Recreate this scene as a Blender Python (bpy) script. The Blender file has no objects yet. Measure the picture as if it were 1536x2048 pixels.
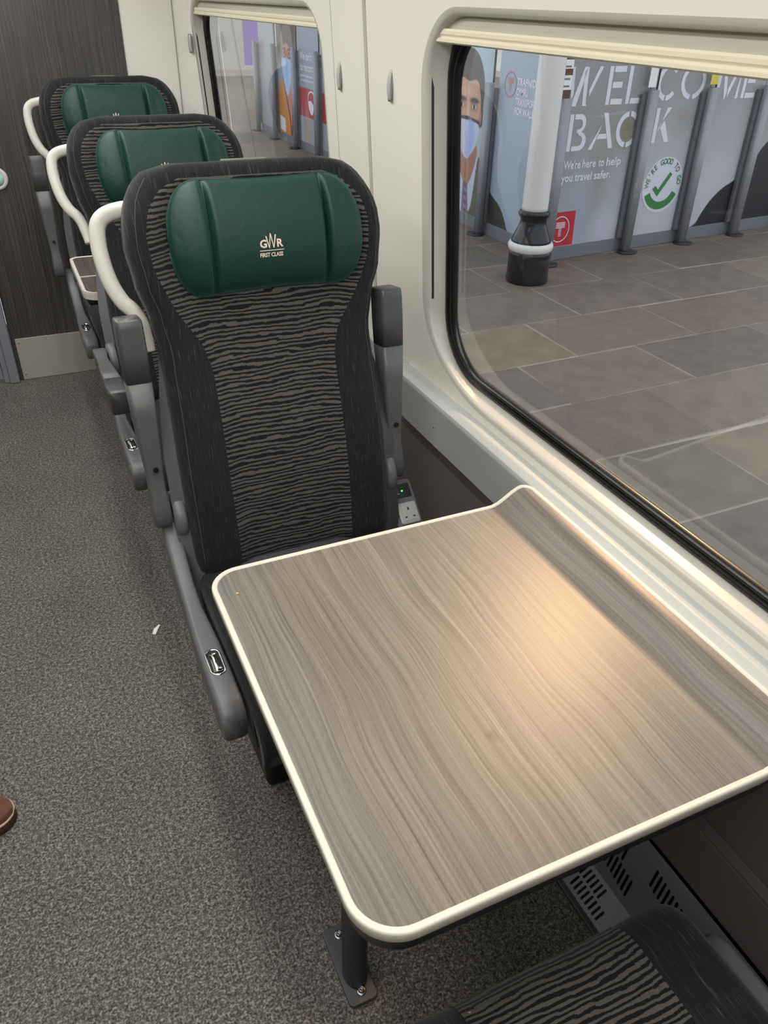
import bpy, bmesh, math, random
import numpy as np
from mathutils import Vector, Matrix
from mathutils.geometry import tessellate_polygon

sc = bpy.context.scene
COL = sc.collection
R = math.radians
random.seed(7)

# ------------------------------------------------------------------ camera
CAM = (0.0, 0.0, 1.63)
yaw, pit, rol = R(25.2), R(33.2), R(1.45)
fw = Vector((math.sin(yaw) * math.cos(pit), math.cos(yaw) * math.cos(pit), -math.sin(pit)))
rt = Vector((math.cos(yaw), -math.sin(yaw), 0))
up = rt.cross(fw)
r2 = rt * math.cos(rol) + up * math.sin(rol)
u2 = -rt * math.sin(rol) + up * math.cos(rol)
cd = bpy.data.cameras.new('camera')
cam = bpy.data.objects.new('camera', cd)
COL.objects.link(cam)
cam.matrix_world = Matrix(((r2.x, u2.x, -fw.x, CAM[0]), (r2.y, u2.y, -fw.y, CAM[1]), (r2.z, u2.z, -fw.z, CAM[2]), (0, 0, 0, 1)))
cd.sensor_fit = 'VERTICAL'
cd.sensor_height = 36
cd.lens = 1572 / 2048 * 36
cd.clip_start = 0.02
sc.camera = cam

# ------------------------------------------------------------------ world, lamps, exposure
w = bpy.data.worlds.new('station_daylight')
sc.world = w
w.use_nodes = True
w.node_tree.nodes['Background'].inputs[0].default_value = (0.88, 0.94, 1.0, 1)
w.node_tree.nodes['Background'].inputs[1].default_value = 1.35
sc.view_settings.view_transform = 'Standard'
sc.view_settings.look = 'None'
sc.view_settings.gamma = 1
sc.view_settings.exposure = 0.0
sc.view_settings.use_curve_mapping = False


def area(name, loc, sx, sy, power, color, rot=(0, 0, 0), spread=180):
    l = bpy.data.lights.new(name, 'AREA')
    l.shape = 'RECTANGLE'
    l.size, l.size_y = sx, sy
    l.energy = power
    l.color = color
    l.spread = R(spread)
    o = bpy.data.objects.new(name, l)
    o.location = loc
    o.rotation_euler = rot
    COL.objects.link(o)
    return o


def spot(name, loc, target, power, color, angle, blend, size):
    l = bpy.data.lights.new(name, 'SPOT')
    l.energy = power
    l.color = color
    l.spot_size = R(angle)
    l.spot_blend = blend
    l.shadow_soft_size = size
    o = bpy.data.objects.new(name, l)
    o.location = loc
    o.rotation_euler = (Vector(target) - Vector(loc)).to_track_quat('-Z', 'Y').to_euler()
    COL.objects.link(o)
    return o


WARM = (1.0, 0.90, 0.76)
area('aisle_ceiling_lamp', (-0.45, 1.0, 2.12), 0.4, 6.0, 46, (1.0, 0.98, 0.945))
area('rack_strip_lamp', (0.22, 1.2, 2.02), 0.12, 5.6, 34, (1.0, 0.98, 0.94))
# warm spotlight under the station canopy, shining in through the wide window
spot('canopy_spotlight', (3.05, 3.40, 3.75), (0.62, 0.80, 0.73), 560, (1.0, 0.60, 0.27), 26, 0.8, 0.13)

# ------------------------------------------------------------------ helpers: materials


def lin(c):
    c = c / 255.0
    return c / 12.92 if c <= 0.04045 else ((c + 0.055) / 1.055) ** 2.4


def rgb(r, g, b, a=1):
    return (lin(r), lin(g), lin(b), a)


def mat(name, col, rough=0.5, metal=0.0, spec=0.5, bump=None, coat=0.0, emit=None, sheen=0.0):
    m = bpy.data.materials.new(name)
    m.use_nodes = True
    nt = m.node_tree
    b = nt.nodes['Principled BSDF']
    b.inputs['Base Color'].default_value = rgb(*col)
    b.inputs['Roughness'].default_value = rough
    b.inputs['Metallic'].default_value = metal
    b.inputs['Specular IOR Level'].default_value = spec
    b.inputs['Coat Weight'].default_value = coat
    if sheen:
        b.inputs['Sheen Weight'].default_value = sheen
    if emit:
        b.inputs['Emission Color'].default_value = rgb(*emit[0])
        b.inputs['Emission Strength'].default_value = emit[1]
    # subtle procedural mottling so that no surface is a dead flat colour
    tc = nt.nodes.new('ShaderNodeTexCoord')
    nz = nt.nodes.new('ShaderNodeTexNoise')
    nz.inputs['Scale'].default_value = bump[0] if bump else 60
    nz.inputs['Detail'].default_value = 3
    nt.links.new(tc.outputs['Object'], nz.inputs['Vector'])
    bp = nt.nodes.new('ShaderNodeBump')
    bp.inputs['Strength'].default_value = bump[1] if bump else 0.04
    bp.inputs['Distance'].default_value = bump[2] if bump else 0.001
    nt.links.new(nz.outputs['Fac'], bp.inputs['Height'])
    nt.links.new(bp.outputs['Normal'], b.inputs['Normal'])
    return m


def nodes(m):
    nt = m.node_tree
    return nt, nt.nodes['Principled BSDF'], nt.nodes.new, nt.links.new


def mapped(nt, scale, loc=(0, 0, 0), rot=(0, 0, 0)):
    tc = nt.nodes.new('ShaderNodeTexCoord')
    mp = nt.nodes.new('ShaderNodeMapping')
    mp.inputs['Scale'].default_value = scale
    mp.inputs['Location'].default_value = loc
    mp.inputs['Rotation'].default_value = rot
    nt.links.new(tc.outputs['Object'], mp.inputs['Vector'])
    return mp.outputs['Vector']


def ramp(nt, fac, stops, interp='LINEAR'):
    r = nt.nodes.new('ShaderNodeValToRGB')
    r.color_ramp.interpolation = interp
    e = r.color_ramp.elements
    while len(e) < len(stops):
        e.new(0.5)
    for i, (p, c) in enumerate(stops):
        e[i].position = p
        e[i].color = c
    nt.links.new(fac, r.inputs['Fac'])
    return r.outputs['Color']


def noise(nt, vec, scale, detail=2, rough=0.5, dist=0.0):
    n = nt.nodes.new('ShaderNodeTexNoise')
    n.inputs['Scale'].default_value = scale
    n.inputs['Detail'].default_value = detail
    n.inputs['Roughness'].default_value = rough
    n.inputs['Distortion'].default_value = dist
    if vec is not None:
        nt.links.new(vec, n.inputs['Vector'])
    return n.outputs['Fac']


def mth(nt, op, a, b=None, c=None):
    n = nt.nodes.new('ShaderNodeMath')
    n.operation = op
    for i, v in enumerate((a, b, c)):
        if v is None:
            continue
        if isinstance(v, (int, float)):
            n.inputs[i].default_value = v
        else:
            nt.links.new(v, n.inputs[i])
    return n.outputs[0]


def mixc(nt, fac, a, b, mode='MIX'):
    n = nt.nodes.new('ShaderNodeMix')
    n.data_type = 'RGBA'
    n.blend_type = mode
    for s, v in ((n.inputs[0], fac), (n.inputs[6], a), (n.inputs[7], b)):
        if isinstance(v, (int, float, tuple)):
            s.default_value = v
        else:
            nt.links.new(v, s)
    return n.outputs[2]


def set_bump(nt, b, height, strength, dist):
    bp = nt.nodes.new('ShaderNodeBump')
    bp.inputs['Strength'].default_value = strength
    bp.inputs['Distance'].default_value = dist
    nt.links.new(height, bp.inputs['Height'])
    nt.links.new(bp.outputs['Normal'], b.inputs['Normal'])


def sepxyz(nt, vec):
    s = nt.nodes.new('ShaderNodeSeparateXYZ')
    nt.links.new(vec, s.inputs[0])
    return s.outputs


def comb(nt, x, y, z):
    s = nt.nodes.new('ShaderNodeCombineXYZ')
    for i, v in enumerate((x, y, z)):
        if isinstance(v, (int, float)):
            s.inputs[i].default_value = v
        else:
            nt.links.new(v, s.inputs[i])
    return s.outputs[0]


# ------------------------------------------------------------------ materials
CREAM = mat('cream_plastic', (228, 225, 214), 0.38, bump=(220, 0.05, 0.0006))
CREAMG = mat('cream_gloss', (190, 186, 177), 0.28)
HANDLE = mat('handle_cream', (200, 198, 190), 0.35)
EDGE = mat('table_edge_cream', (208, 203, 191), 0.4)
GREYP = mat('grey_panel', (158, 160, 158), 0.45)
GREYPL = mat('grey_panel_pale', (180, 184, 181), 0.4)
TAUPE = mat('dark_taupe_panel', (98, 90, 90), 0.45, bump=(400, 0.08, 0.0005))
TAUPEL = mat('taupe_edge', (92, 84, 84), 0.4)
BLACKR = mat('black_rubber', (14, 14, 14), 0.3)
GREYPL2 = mat('seat_plastic', (98, 99, 102), 0.42, bump=(900, 0.08, 0.0004))
GREYARM = mat('armrest_plastic', (84, 84, 85), 0.40, bump=(900, 0.10, 0.0004))
GREYCAP = mat('armrest_pad', (70, 70, 71), 0.36, bump=(900, 0.1, 0.0004))
DARKMETAL = mat('dark_metal', (52, 52, 58), 0.4, 0.2)
PLATEM = mat('plate_metal', (88, 88, 92), 0.45, 0.3)
BLACKP = mat('black_plastic', (18, 18, 20), 0.35)
CHROME = mat('chrome', (225, 225, 225), 0.12, 1.0)
STEEL = mat('steel', (170, 172, 176), 0.3, 1.0)
SILVERP = mat('socket_silver', (176, 176, 176), 0.4, 0.15)
SLOT = mat('socket_slot', (30, 28, 28), 0.5)
GREENLED = mat('green_led', (120, 255, 120), 0.4, emit=((110, 255, 120), 2.5))
PLAQUE = mat('plaque_grey', (140, 140, 134), 0.4)
ALU = mat('door_aluminium', (150, 156, 166), 0.35, 0.3)
DOORW = mat('door_glass', (214, 220, 220), 0.2)
WHITEB = mat('button_white', (216, 216, 212), 0.3)
GREENB = mat('button_green', (178, 214, 196), 0.3)
BLINDM = mat('blind_cloth', (176, 172, 158), 0.7, bump=(900, 0.2, 0.0005))
BLINDR = mat('blind_rail_cream', (226, 219, 196), 0.3)
GROOVE = mat('panel_groove', (150, 146, 136), 0.6)
POSTM = mat('post_grey', (146, 148, 156), 0.42, 0.15, bump=(300, 0.08, 0.001))
WINGM = mat('post_wing_grey', (104, 105, 112), 0.45, 0.1)
RAILM = mat('rail_grey', (116, 118, 126), 0.5)
FOOTM = mat('foot_dark', (36, 37, 40), 0.5)
WHITEL = mat('print_white', (226, 224, 236), 0.5)
WHITEL2 = mat('print_softwhite', (206, 208, 222), 0.5)
REDL = mat('print_red', (188, 42, 58), 0.5)
PINKL = mat('print_pinkred', (206, 120, 128), 0.5)
GREENL = mat('print_green', (58, 128, 70), 0.5)
COLW = mat('column_white_paint', (222, 218, 216), 0.35, bump=(40, 0.25, 0.004))
COLB = mat('column_black_paint', (24, 26, 32), 0.18, bump=(30, 0.35, 0.004))
THREAD = mat('embroidery_thread', (234, 214, 196), 0.6)
PAPERW = mat('paper_white', (240, 240, 238), 0.6)
YELLOWN = mat('notice_yellow', (220, 206, 84), 0.5)
NOTEG = mat('notice_ink', (120, 120, 130), 0.6)
STATIONW = mat('station_wall_pale', (196, 192, 186), 0.7)
ORANGE = mat('stand_in_orange', (236, 120, 70), 0.5)
PURPLE = mat('screen_purple', (150, 120, 200), 0.5)
BOOTM = mat('boot_suede', (88, 52, 29), 0.75, bump=(160, 0.3, 0.001), sheen=0.3)
BOOTS = mat('boot_sole', (60, 40, 28), 0.6)
BOOTW = mat('boot_welt', (196, 172, 148), 0.6)
CRUMB = mat('crumb', (206, 176, 90), 0.7)
DARKC = mat('dark_cloth', (20, 20, 22), 0.9)


def make_wood(name, stops, coord_rot, rough, sx=1.0, spec=0.5):
    m = mat(name, (150, 140, 128), rough, spec=spec)
    nt, b, N, L = nodes(m)
    v = mapped(nt, (1, 1, 1), rot=coord_rot)
    s = sepxyz(nt, v)
    # wavy grain running along y
    wob = noise(nt, comb(nt, mth(nt, 'MULTIPLY', s[0], 3.0), mth(nt, 'MULTIPLY', s[1], 2.2), 0.0), 1.6, 1)
    x = mth(nt, 'ADD', s[0], mth(nt, 'MULTIPLY', wob, 0.034 * sx))
    n1 = noise(nt, comb(nt, mth(nt, 'MULTIPLY', x, 84 / sx), mth(nt, 'MULTIPLY', s[1], 0.7), 0.0), 1.0, 4, 0.65)
    n2 = noise(nt, comb(nt, mth(nt, 'MULTIPLY', x, 270 / sx), mth(nt, 'MULTIPLY', s[1], 3.2), 3.0), 1.0, 2, 0.6)
    n3 = noise(nt, comb(nt, mth(nt, 'MULTIPLY', s[0], 1300), mth(nt, 'MULTIPLY', s[1], 160), 3.0), 1.0, 1, 0.6)
    n4 = noise(nt, comb(nt, mth(nt, 'MULTIPLY', s[0], 2.2), mth(nt, 'MULTIPLY', s[1], 1.2), 9.0), 1.0, 1, 0.6)
    f = mth(nt, 'ADD', mth(nt, 'MULTIPLY', n1, 0.46), mth(nt, 'MULTIPLY', n2, 0.38))
    f = mth(nt, 'ADD', f, mth(nt, 'MULTIPLY', n3, 0.16))
    f = mth(nt, 'ADD', f, mth(nt, 'MULTIPLY', mth(nt, 'SUBTRACT', n4, 0.5), 0.25))
    c = ramp(nt, f, stops)
    L(c, b.inputs['Base Color'])
    set_bump(nt, b, f, 0.16, 0.0012)
    return m


WOOD = make_wood('table_laminate', [(0.30, rgb(64, 61, 57)), (0.42, rgb(93, 89, 83)), (0.53, rgb(112, 108, 101)), (0.70, rgb(138, 133, 125))], (0, 0, 0), 0.36)
nt, b_, N_, L_ = nodes(WOOD)
src = b_.inputs['Base Color'].links[0].from_socket
d_ = N_('ShaderNodeVectorMath'); d_.operation = 'DISTANCE'
d_.inputs[1].default_value = (0.185, -0.121, 0.0)
L_(mapped(nt, (1, 0.75, 1)), d_.inputs[0])
d_.inputs[1].default_value = (0.185, -0.121 * 0.75, 0.73)
f_ = mth(nt, 'ADD', d_.outputs['Value'], mth(nt, 'MULTIPLY', noise(nt, mapped(nt, (1, 1, 1)), 70, 2), 0.012))
L_(mixc(nt, 1.0, src, ramp(nt, f_, [(0.010, (0.72, 0.74, 0.76, 1)), (0.019, (1, 1, 1, 1))]), 'MULTIPLY'), b_.inputs['Base Color'])
WOODT = make_wood('tray_laminate', [(0.32, rgb(52, 46, 42)), (0.5, rgb(84, 76, 70)), (0.68, rgb(106, 98, 90))], (0, 0, 0), 0.42)
WOODB = make_wood('bulkhead_laminate', [(0.34, rgb(28, 27, 27)), (0.45, rgb(58, 56, 55)), (0.56, rgb(80, 77, 74)), (0.70, rgb(118, 113, 108))], (R(90), 0, 0), 0.5, 0.55)


def make_carpet():
    m = mat('carpet_grey', (90, 88, 82), 0.95, spec=0.1)
    nt, b, N, L = nodes(m)
    v = mapped(nt, (1, 1, 1))
    n = noise(nt, v, 230, 2, 0.6)
    n2 = noise(nt, v, 4, 3, 0.6)
    nb = noise(nt, v, 105, 2, 0.6)
    n = mth(nt, 'ADD', mth(nt, 'MULTIPLY', n, 0.62), mth(nt, 'MULTIPLY', nb, 0.38))
    c = ramp(nt, n, [(0.38, rgb(60, 58, 55)), (0.50, rgb(95, 92, 88)), (0.62, rgb(146, 142, 135))])
    c2 = mixc(nt, 1.0, c, ramp(nt, n2, [(0.3, (0.88, 0.88, 0.88, 1)), (0.7, (1.06, 1.055, 1.04, 1))]), 'MULTIPLY')
    L(c2, b.inputs['Base Color'])
    set_bump(nt, b, n, 0.35, 0.003)
    return m


CARPET = make_carpet()


def make_fabric(name, stripes, axis):
    """axis: index of the coordinate across which the stripes repeat (2 = z on backrests, 1 = y on cushions)"""
    m = mat(name, (44, 45, 46), 0.9, spec=0.12, sheen=0.12)
    nt, b, N, L = nodes(m)
    v = mapped(nt, (1, 1, 1))
    s = sepxyz(nt, v)
    x, t = s[0], s[axis]
    weave = noise(nt, v, 900, 2, 0.7)
    if stripes:
        # threads jump in small steps along x, which gives the stripes their ragged ends
        xq = mth(nt, 'SNAP', mth(nt, 'ADD', x, mth(nt, 'MULTIPLY', noise(nt, v, 70, 0), 0.03)), 0.006)
        low = noise(nt, comb(nt, mth(nt, 'MULTIPLY', xq, 5), mth(nt, 'MULTIPLY', t, 9), 1.0), 1.0, 1)
        n = noise(nt, comb(nt, mth(nt, 'MULTIPLY', xq, 9), mth(nt, 'MULTIPLY', t, 46), 0.0), 1.0, 1, 0.5)
        n6 = noise(nt, comb(nt, mth(nt, 'MULTIPLY', xq, 60), mth(nt, 'MULTIPLY', t, 100), 5.0), 1.0, 0, 0.5)
        ph = mth(nt, 'ADD', mth(nt, 'MULTIPLY', t, 102), mth(nt, 'ADD', mth(nt, 'ADD', mth(nt, 'MULTIPLY', n, 1.5), mth(nt, 'MULTIPLY', n6, 0.45)), mth(nt, 'MULTIPLY', low, 1.8)))
        fr = mth(nt, 'FRACT', ph)
        st = mth(nt, 'GREATER_THAN', fr, 0.50)
        c = mixc(nt, st, rgb(26, 26, 27), rgb(86, 83, 81))
        hgt = st
    else:
        n = noise(nt, comb(nt, mth(nt, 'MULTIPLY', x, 420), mth(nt, 'MULTIPLY', t, 24), s[1 if axis == 2 else 2]), 1.0, 2)
        c = ramp(nt, n, [(0.5, rgb(30, 32, 33)), (0.64, rgb(40, 42, 43)), (0.8, rgb(72, 73, 73))])
        hgt = weave
    c = mixc(nt, 0.5, c, ramp(nt, weave, [(0.3, (0.55, 0.55, 0.55, 1)), (0.7, (1.35, 1.35, 1.35, 1))]), 'MULTIPLY')
    L(c, b.inputs['Base Color'])
    set_bump(nt, b, hgt, 0.25, 0.0012)
    return m


FABRIC = make_fabric('charcoal_moquette', False, 2)
FABRICH = make_fabric('charcoal_moquette_seat', False, 1)
STRIPE = make_fabric('striped_moquette', True, 2)
STRIPEH = make_fabric('striped_moquette_seat', True, 1)


def make_green():
    m = mat('green_satin', (16, 53, 46), 0.48, spec=0.4, sheen=0.45)
    nt, b, N, L = nodes(m)
    b.inputs['Sheen Roughness'].default_value = 0.35
    b.inputs['Sheen Tint'].default_value = rgb(130, 190, 170)
    v = mapped(nt, (1, 1, 1))
    w1 = noise(nt, v, 26, 2, 0.5, 0.6)
    w2 = noise(nt, v, 1500, 1)
    h = mth(nt, 'ADD', w1, mth(nt, 'MULTIPLY', w2, 0.12))
    set_bump(nt, b, h, 0.30, 0.006)
    return m


GREEN = make_green()


def make_brushed():
    m = mat('brushed_steel', (206, 201, 188), 0.3, 0.4)
    nt, b, N, L = nodes(m)
    v = mapped(nt, (3, 3, 500))
    n = noise(nt, v, 1.0, 3)
    r = ramp(nt, n, [(0.3, (0.24, 0.24, 0.24, 1)), (0.7, (0.36, 0.36, 0.36, 1))])
    L(r, b.inputs['Roughness'])
    b.inputs['Anisotropic'].default_value = 0.7
    b.inputs['Anisotropic Rotation'].default_value = 0.0
    set_bump(nt, b, n, 0.1, 0.0005)
    return m


BRUSHED = make_brushed()


def make_glass():
    m = bpy.data.materials.new('window_glass')
    m.use_nodes = True
    nt = m.node_tree
    for n in list(nt.nodes):
        nt.nodes.remove(n)
    out = nt.nodes.new('ShaderNodeOutputMaterial')
    tr = nt.nodes.new('ShaderNodeBsdfTransparent')
    tr.inputs[0].default_value = (0.90, 0.91, 0.905, 1)
    gl = nt.nodes.new('ShaderNodeBsdfGlossy')
    gl.inputs['Roughness'].default_value = 0.0
    gl.inputs['Color'].default_value = (1, 1, 1, 1)
    lw = nt.nodes.new('ShaderNodeLayerWeight')
    lw.inputs['Blend'].default_value = 0.5
    k = mth(nt, 'ADD', mth(nt, 'MULTIPLY', mth(nt, 'POWER', lw.outputs['Facing'], 5.0), 0.9), 0.085)
    mx = nt.nodes.new('ShaderNodeMixShader')
    nt.links.new(k, mx.inputs[0])
    nt.links.new(tr.outputs[0], mx.inputs[1])
    nt.links.new(gl.outputs[0], mx.inputs[2])
    nt.links.new(mx.outputs[0], out.inputs[0])
    return m


GLASS = make_glass()


def make_attr(name, rough=0.5, mottled=0.0):
    m = mat(name, (128, 128, 128), rough)
    nt, b, N, L = nodes(m)
    a = N('ShaderNodeAttribute')
    a.attribute_name = 'ink'
    c = a.outputs['Color']
    if mottled:
        v = mapped(nt, (1, 1, 1))
        n = noise(nt, v, 7, 6, 0.65)
        n2 = noise(nt, v, 140, 3, 0.7)
        f = mth(nt, 'ADD', mth(nt, 'MULTIPLY', n, 0.6), mth(nt, 'MULTIPLY', n2, 0.4))
        c = mixc(nt, mottled, c, ramp(nt, f, [(0.32, (0.72, 0.71, 0.69, 1)), (0.68, (1.24, 1.21, 1.16, 1))]), 'MULTIPLY')
        set_bump(nt, b, f, 0.3, 0.006)
    L(c, b.inputs['Base Color'])
    return m


PRINT = make_attr('vinyl_print', 0.4)
STONE = make_attr('platform_stone', 0.6, 1.0)

# ------------------------------------------------------------------ helpers: meshes and objects


def link(name, me, m, parent=None, smooth=False):
    o = bpy.data.objects.new(name, me)
    COL.objects.link(o)
    if m is not None and len(me.materials) == 0:
        me.materials.append(m)
    if smooth:
        for p in me.polygons:
            p.use_smooth = True
    if parent:
        o.parent = parent
    return o


def raw(name, verts, faces, m, parent=None, smooth=False, loc=None):
    me = bpy.data.meshes.new(name)
    me.from_pydata([tuple(v) for v in verts], [], faces)
    bm = bmesh.new()
    bm.from_mesh(me)
    bmesh.ops.recalc_face_normals(bm, faces=bm.faces)
    bm.to_mesh(me)
    bm.free()
    o = link(name, me, m, parent, smooth)
    if loc:
        o.location = loc
    return o


class B:
    """collects shapes into one mesh"""

    def __init__(s):
        s.v, s.f = [], []

    def add(s, vs, fs):
        n = len(s.v)
        s.v += [tuple(v) for v in vs]
        s.f += [tuple(i + n for i in f) for f in fs]
        return s

    def box(s, x0, x1, y0, y1, z0, z1):
        vs = [(x, y, z) for x in (x0, x1) for y in (y0, y1) for z in (z0, z1)]
        return s.add(vs, [(0, 1, 3, 2), (4, 6, 7, 5), (0, 4, 5, 1), (2, 3, 7, 6), (0, 2, 6, 4), (1, 5, 7, 3)])

    def grid(s, P, cu=False, cv=False, cap0=False, cap1=False):
        """P: rows of points; cv closes each row into a ring; caps close first/last row"""
        nr, nc = len(P), len(P[0])
        vs = [p for r in P for p in r]
        fs = []
        for i in range(nr - 1 + (1 if cu else 0)):
            for j in range(nc - 1 + (1 if cv else 0)):
                a, b = i, (i + 1) % nr
                c, d = j, (j + 1) % nc
                fs.append((a * nc + c, a * nc + d, b * nc + d, b * nc + c))
        if cap0:
            fs.append(tuple(range(nc - 1, -1, -1)))
        if cap1:
            fs.append(tuple((nr - 1) * nc + k for k in range(nc)))
        return s.add(vs, fs)

    def tube(s, pts, rad, n=12, cap=True):
        pts = [Vector(p) for p in pts]
        if isinstance(rad, (int, float)):
            rad = [rad] * len(pts)
        rows = []
        prev = None
        for i, p in enumerate(pts):
            t = (pts[min(i + 1, len(pts) - 1)] - pts[max(i - 1, 0)]).normalized()
            a = prev if prev is not None else (Vector((0, 0, 1)) if abs(t.z) < 0.9 else Vector((1, 0, 0)))
            a = (a - t * a.dot(t)).normalized()
            prev = a
            b = t.cross(a)
            rows.append([p + (a * math.cos(k * 2 * math.pi / n) + b * math.sin(k * 2 * math.pi / n)) * rad[i] for k in range(n)])
        return s.grid(rows, cv=True, cap0=cap, cap1=cap)

    def lathe(s, prof, n=32, c=(0, 0, 0), cap=True):
        rows = [[(c[0] + r * math.cos(k * 2 * math.pi / n), c[1] + r * math.sin(k * 2 * math.pi / n), c[2] + z) for k in range(n)] for r, z in prof]
        return s.grid(rows, cv=True, cap0=cap, cap1=cap)

    def xf(s, M):
        s.v = [tuple(M @ Vector(v)) for v in s.v]
        return s

    def make(s, name, m, parent=None, smooth=False, bevel=0.0, seg=2, loc=None):
        o = raw(name, s.v, s.f, m, parent, smooth or bevel > 0, loc)
        if bevel:
            md = o.modifiers.new('edges', 'BEVEL')
            md.width = bevel
            md.segments = seg
            md.limit_method = 'ANGLE'
            md.angle_limit = R(35)
            wn = o.modifiers.new('shade', 'WEIGHTED_NORMAL')
            wn.keep_sharp = True
        return o


def empty(name, loc, label, cat, group=None):
    o = bpy.data.objects.new(name, None)
    o.empty_display_size = 0.05
    o.location = loc
    COL.objects.link(o)
    return tag(o, label, cat, group)


def tag(o, label, cat, group=None):
    o['label'] = label
    o['category'] = cat
    if group:
        o['group'] = group
    return o


def struct(o, label=None):
    o['kind'] = 'structure'
    if label:
        o['label'] = label
    return o


def rrect(x0, x1, y0, y1, r, n=8):
    """rounded rectangle outline, counter-clockwise; r = one radius or four (x0y0, x1y0, x1y1, x0y1), each a number or (rx, ry)"""
    rs = r if isinstance(r, (list, tuple)) and len(r) == 4 else [r] * 4
    pts = []
    for k, (cx, cy, sx, sy, a0) in enumerate(((x0, y0, 1, 1, 180), (x1, y0, -1, 1, 270), (x1, y1, -1, -1, 0), (x0, y1, 1, -1, 90))):
        q = rs[k]
        rx, ry = q if isinstance(q, (list, tuple)) else (q, q)
        for i in range(n + 1):
            a = R(a0 + 90 * i / n)
            pts.append((cx + sx * rx + rx * math.cos(a), cy + sy * ry + ry * math.sin(a)))
    return pts


def plate(name, outline, depth, m, parent=None, to3=None, bevel=0.0, smooth=False):
    """outline (a, b) extruded from c = 0 to depth; to3(a, b, c) maps into space"""
    n = len(outline)
    to3 = to3 or (lambda a, b, c: (a, b, c))
    vs = [to3(a, b, 0) for a, b in outline] + [to3(a, b, depth) for a, b in outline]
    fs = [tuple(range(n)), tuple(range(2 * n - 1, n - 1, -1))] + [(i, i + n, (i + 1) % n + n, (i + 1) % n) for i in range(n)]
    b = B().add(vs, fs)
    return b.make(name, m, parent, smooth, bevel)


def sstep(a, b, x):
    t = min(1, max(0, (x - a) / (b - a)))
    return t * t * (3 - 2 * t)


def text_geo(body, size, bold=0.0, space=1.0, shear=0.0, align='LEFT', fit=None):
    """returns (verts2d, faces) of a text in the built-in font; fit = width to squeeze it to"""
    c = bpy.data.curves.new('t', 'FONT')
    c.body = body
    c.size = size
    c.offset = bold
    c.space_character = space
    c.shear = shear
    c.align_x = align
    c.resolution_u = 3
    o = bpy.data.objects.new('t', c)
    COL.objects.link(o)
    dg = bpy.context.evaluated_depsgraph_get()
    dg.update()
    me = bpy.data.meshes.new_from_object(o.evaluated_get(dg))
    vs = [(v.co.x, v.co.y) for v in me.vertices]
    fs = [tuple(p.vertices) for p in me.polygons]
    bpy.data.objects.remove(o)
    bpy.data.curves.remove(c)
    bpy.data.meshes.remove(me)
    if fit and vs:
        x0, x1 = min(v[0] for v in vs), max(v[0] for v in vs)
        k = fit / max(1e-6, x1 - x0)
        vs = [((x - x0) * k, y) for x, y in vs]
    return vs, fs


# ================================================================== ROOM SHELL
def xw(z):
    """inner face of the window wall: leans inwards with height, curls over above the windows"""
    x = 0.945 - 0.062 * (z - 0.8)
    if z > 1.64:
        x -= 0.9 * (z - 1.64) ** 2
    return x


# floor
fl = B().box(-1.9, 1.0, -2.6, 4.9, -0.03, 0.0).make('floor', CARPET)
struct(fl, 'grey speckled carpet floor')
# ceiling
struct(B().box(-1.9, 1.0, -2.6, 4.9, 2.16, 2.20).make('ceiling', CREAM), 'pale ceiling')
# unseen closing walls of the carriage
struct(B().box(-1.86, -1.80, -2.6, 4.9, 0, 2.16).make('wall_left', CREAM), 'cream wall across the aisle')
struct(B().box(-1.9, 1.0, -2.6, -2.54, 0, 2.16).make('wall_rear', CREAM), 'cream end wall')

struct(B().box(-1.80, -1.78, -2.6, 4.03, 0, 1.15).make('trim_bounce_cut', TAUPE), 'dark panel added on the unseen wall across the aisle to cut bounce light')  # added dark sheet: cuts bounce off the unseen wall, in place of dark seats
# window wall with two openings -------------------------------------------------
WIN = [(0.17, 1.760), (2.42, 4.008)]
ZB, ZT = 0.797, 1.604


def ring_offset(y0, y1, grow, zgrow, rad):
    return rrect(y0 - grow, y1 + grow, ZB - zgrow, ZT + zgrow, rad, 10)


def wall_panel(name, wins, ya, yb):
    b = B()
    outer = [(ya, 0.762), (yb, 0.762), (yb, 1.64), (ya, 1.64)]
    loops = [[Vector((y, z, 0)) for y, z in outer]]
    for y0, y1 in wins:
        o = ring_offset(y0, y1, 0.022, 0.014, [(0.30, 0.20), (0.34, 0.20), (0.16, 0.16), (0.15, 0.13)])
        loops.append([Vector((y, z, 0)) for y, z in o])
    flat = [p for l in loops for p in l]
    tris = tessellate_polygon(loops)
    b.add([(xw(p.y), p.x, p.y) for p in flat], [tuple(t) for t in tris])
    rows = []
    for k in range(11):
        z = 1.64 + (2.16 - 1.64) * k / 10
        rows.append([(xw(z), ya, z), (xw(z), yb, z)])
    b.grid(rows)
    return b.make(name, CREAM, None, False)


wr = wall_panel('wall_right', WIN, -2.6, 4.036)
for p in wr.data.polygons:
    p.use_smooth = True
struct(wr, 'cream window wall of the carriage')
# outer skin so that daylight only enters through the glass
sk = B()
segs = [-2.6, WIN[0][0] - 0.10, WIN[0][1] + 0.32, WIN[1][0] - 0.10, WIN[1][1] + 0.62, 4.9]
sk.box(1.03, 1.06, -2.6, 4.9, -0.03, 0.76).box(1.03, 1.06, -2.6, 4.9, 1.62, 2.2)
for k in (0, 2, 4):
    sk.box(1.03, 1.06, segs[k], segs[k + 1], 0.76, 1.62)
struct(sk.make('wall_outer_right', GREYPL), 'outer skin of the carriage')

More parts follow.
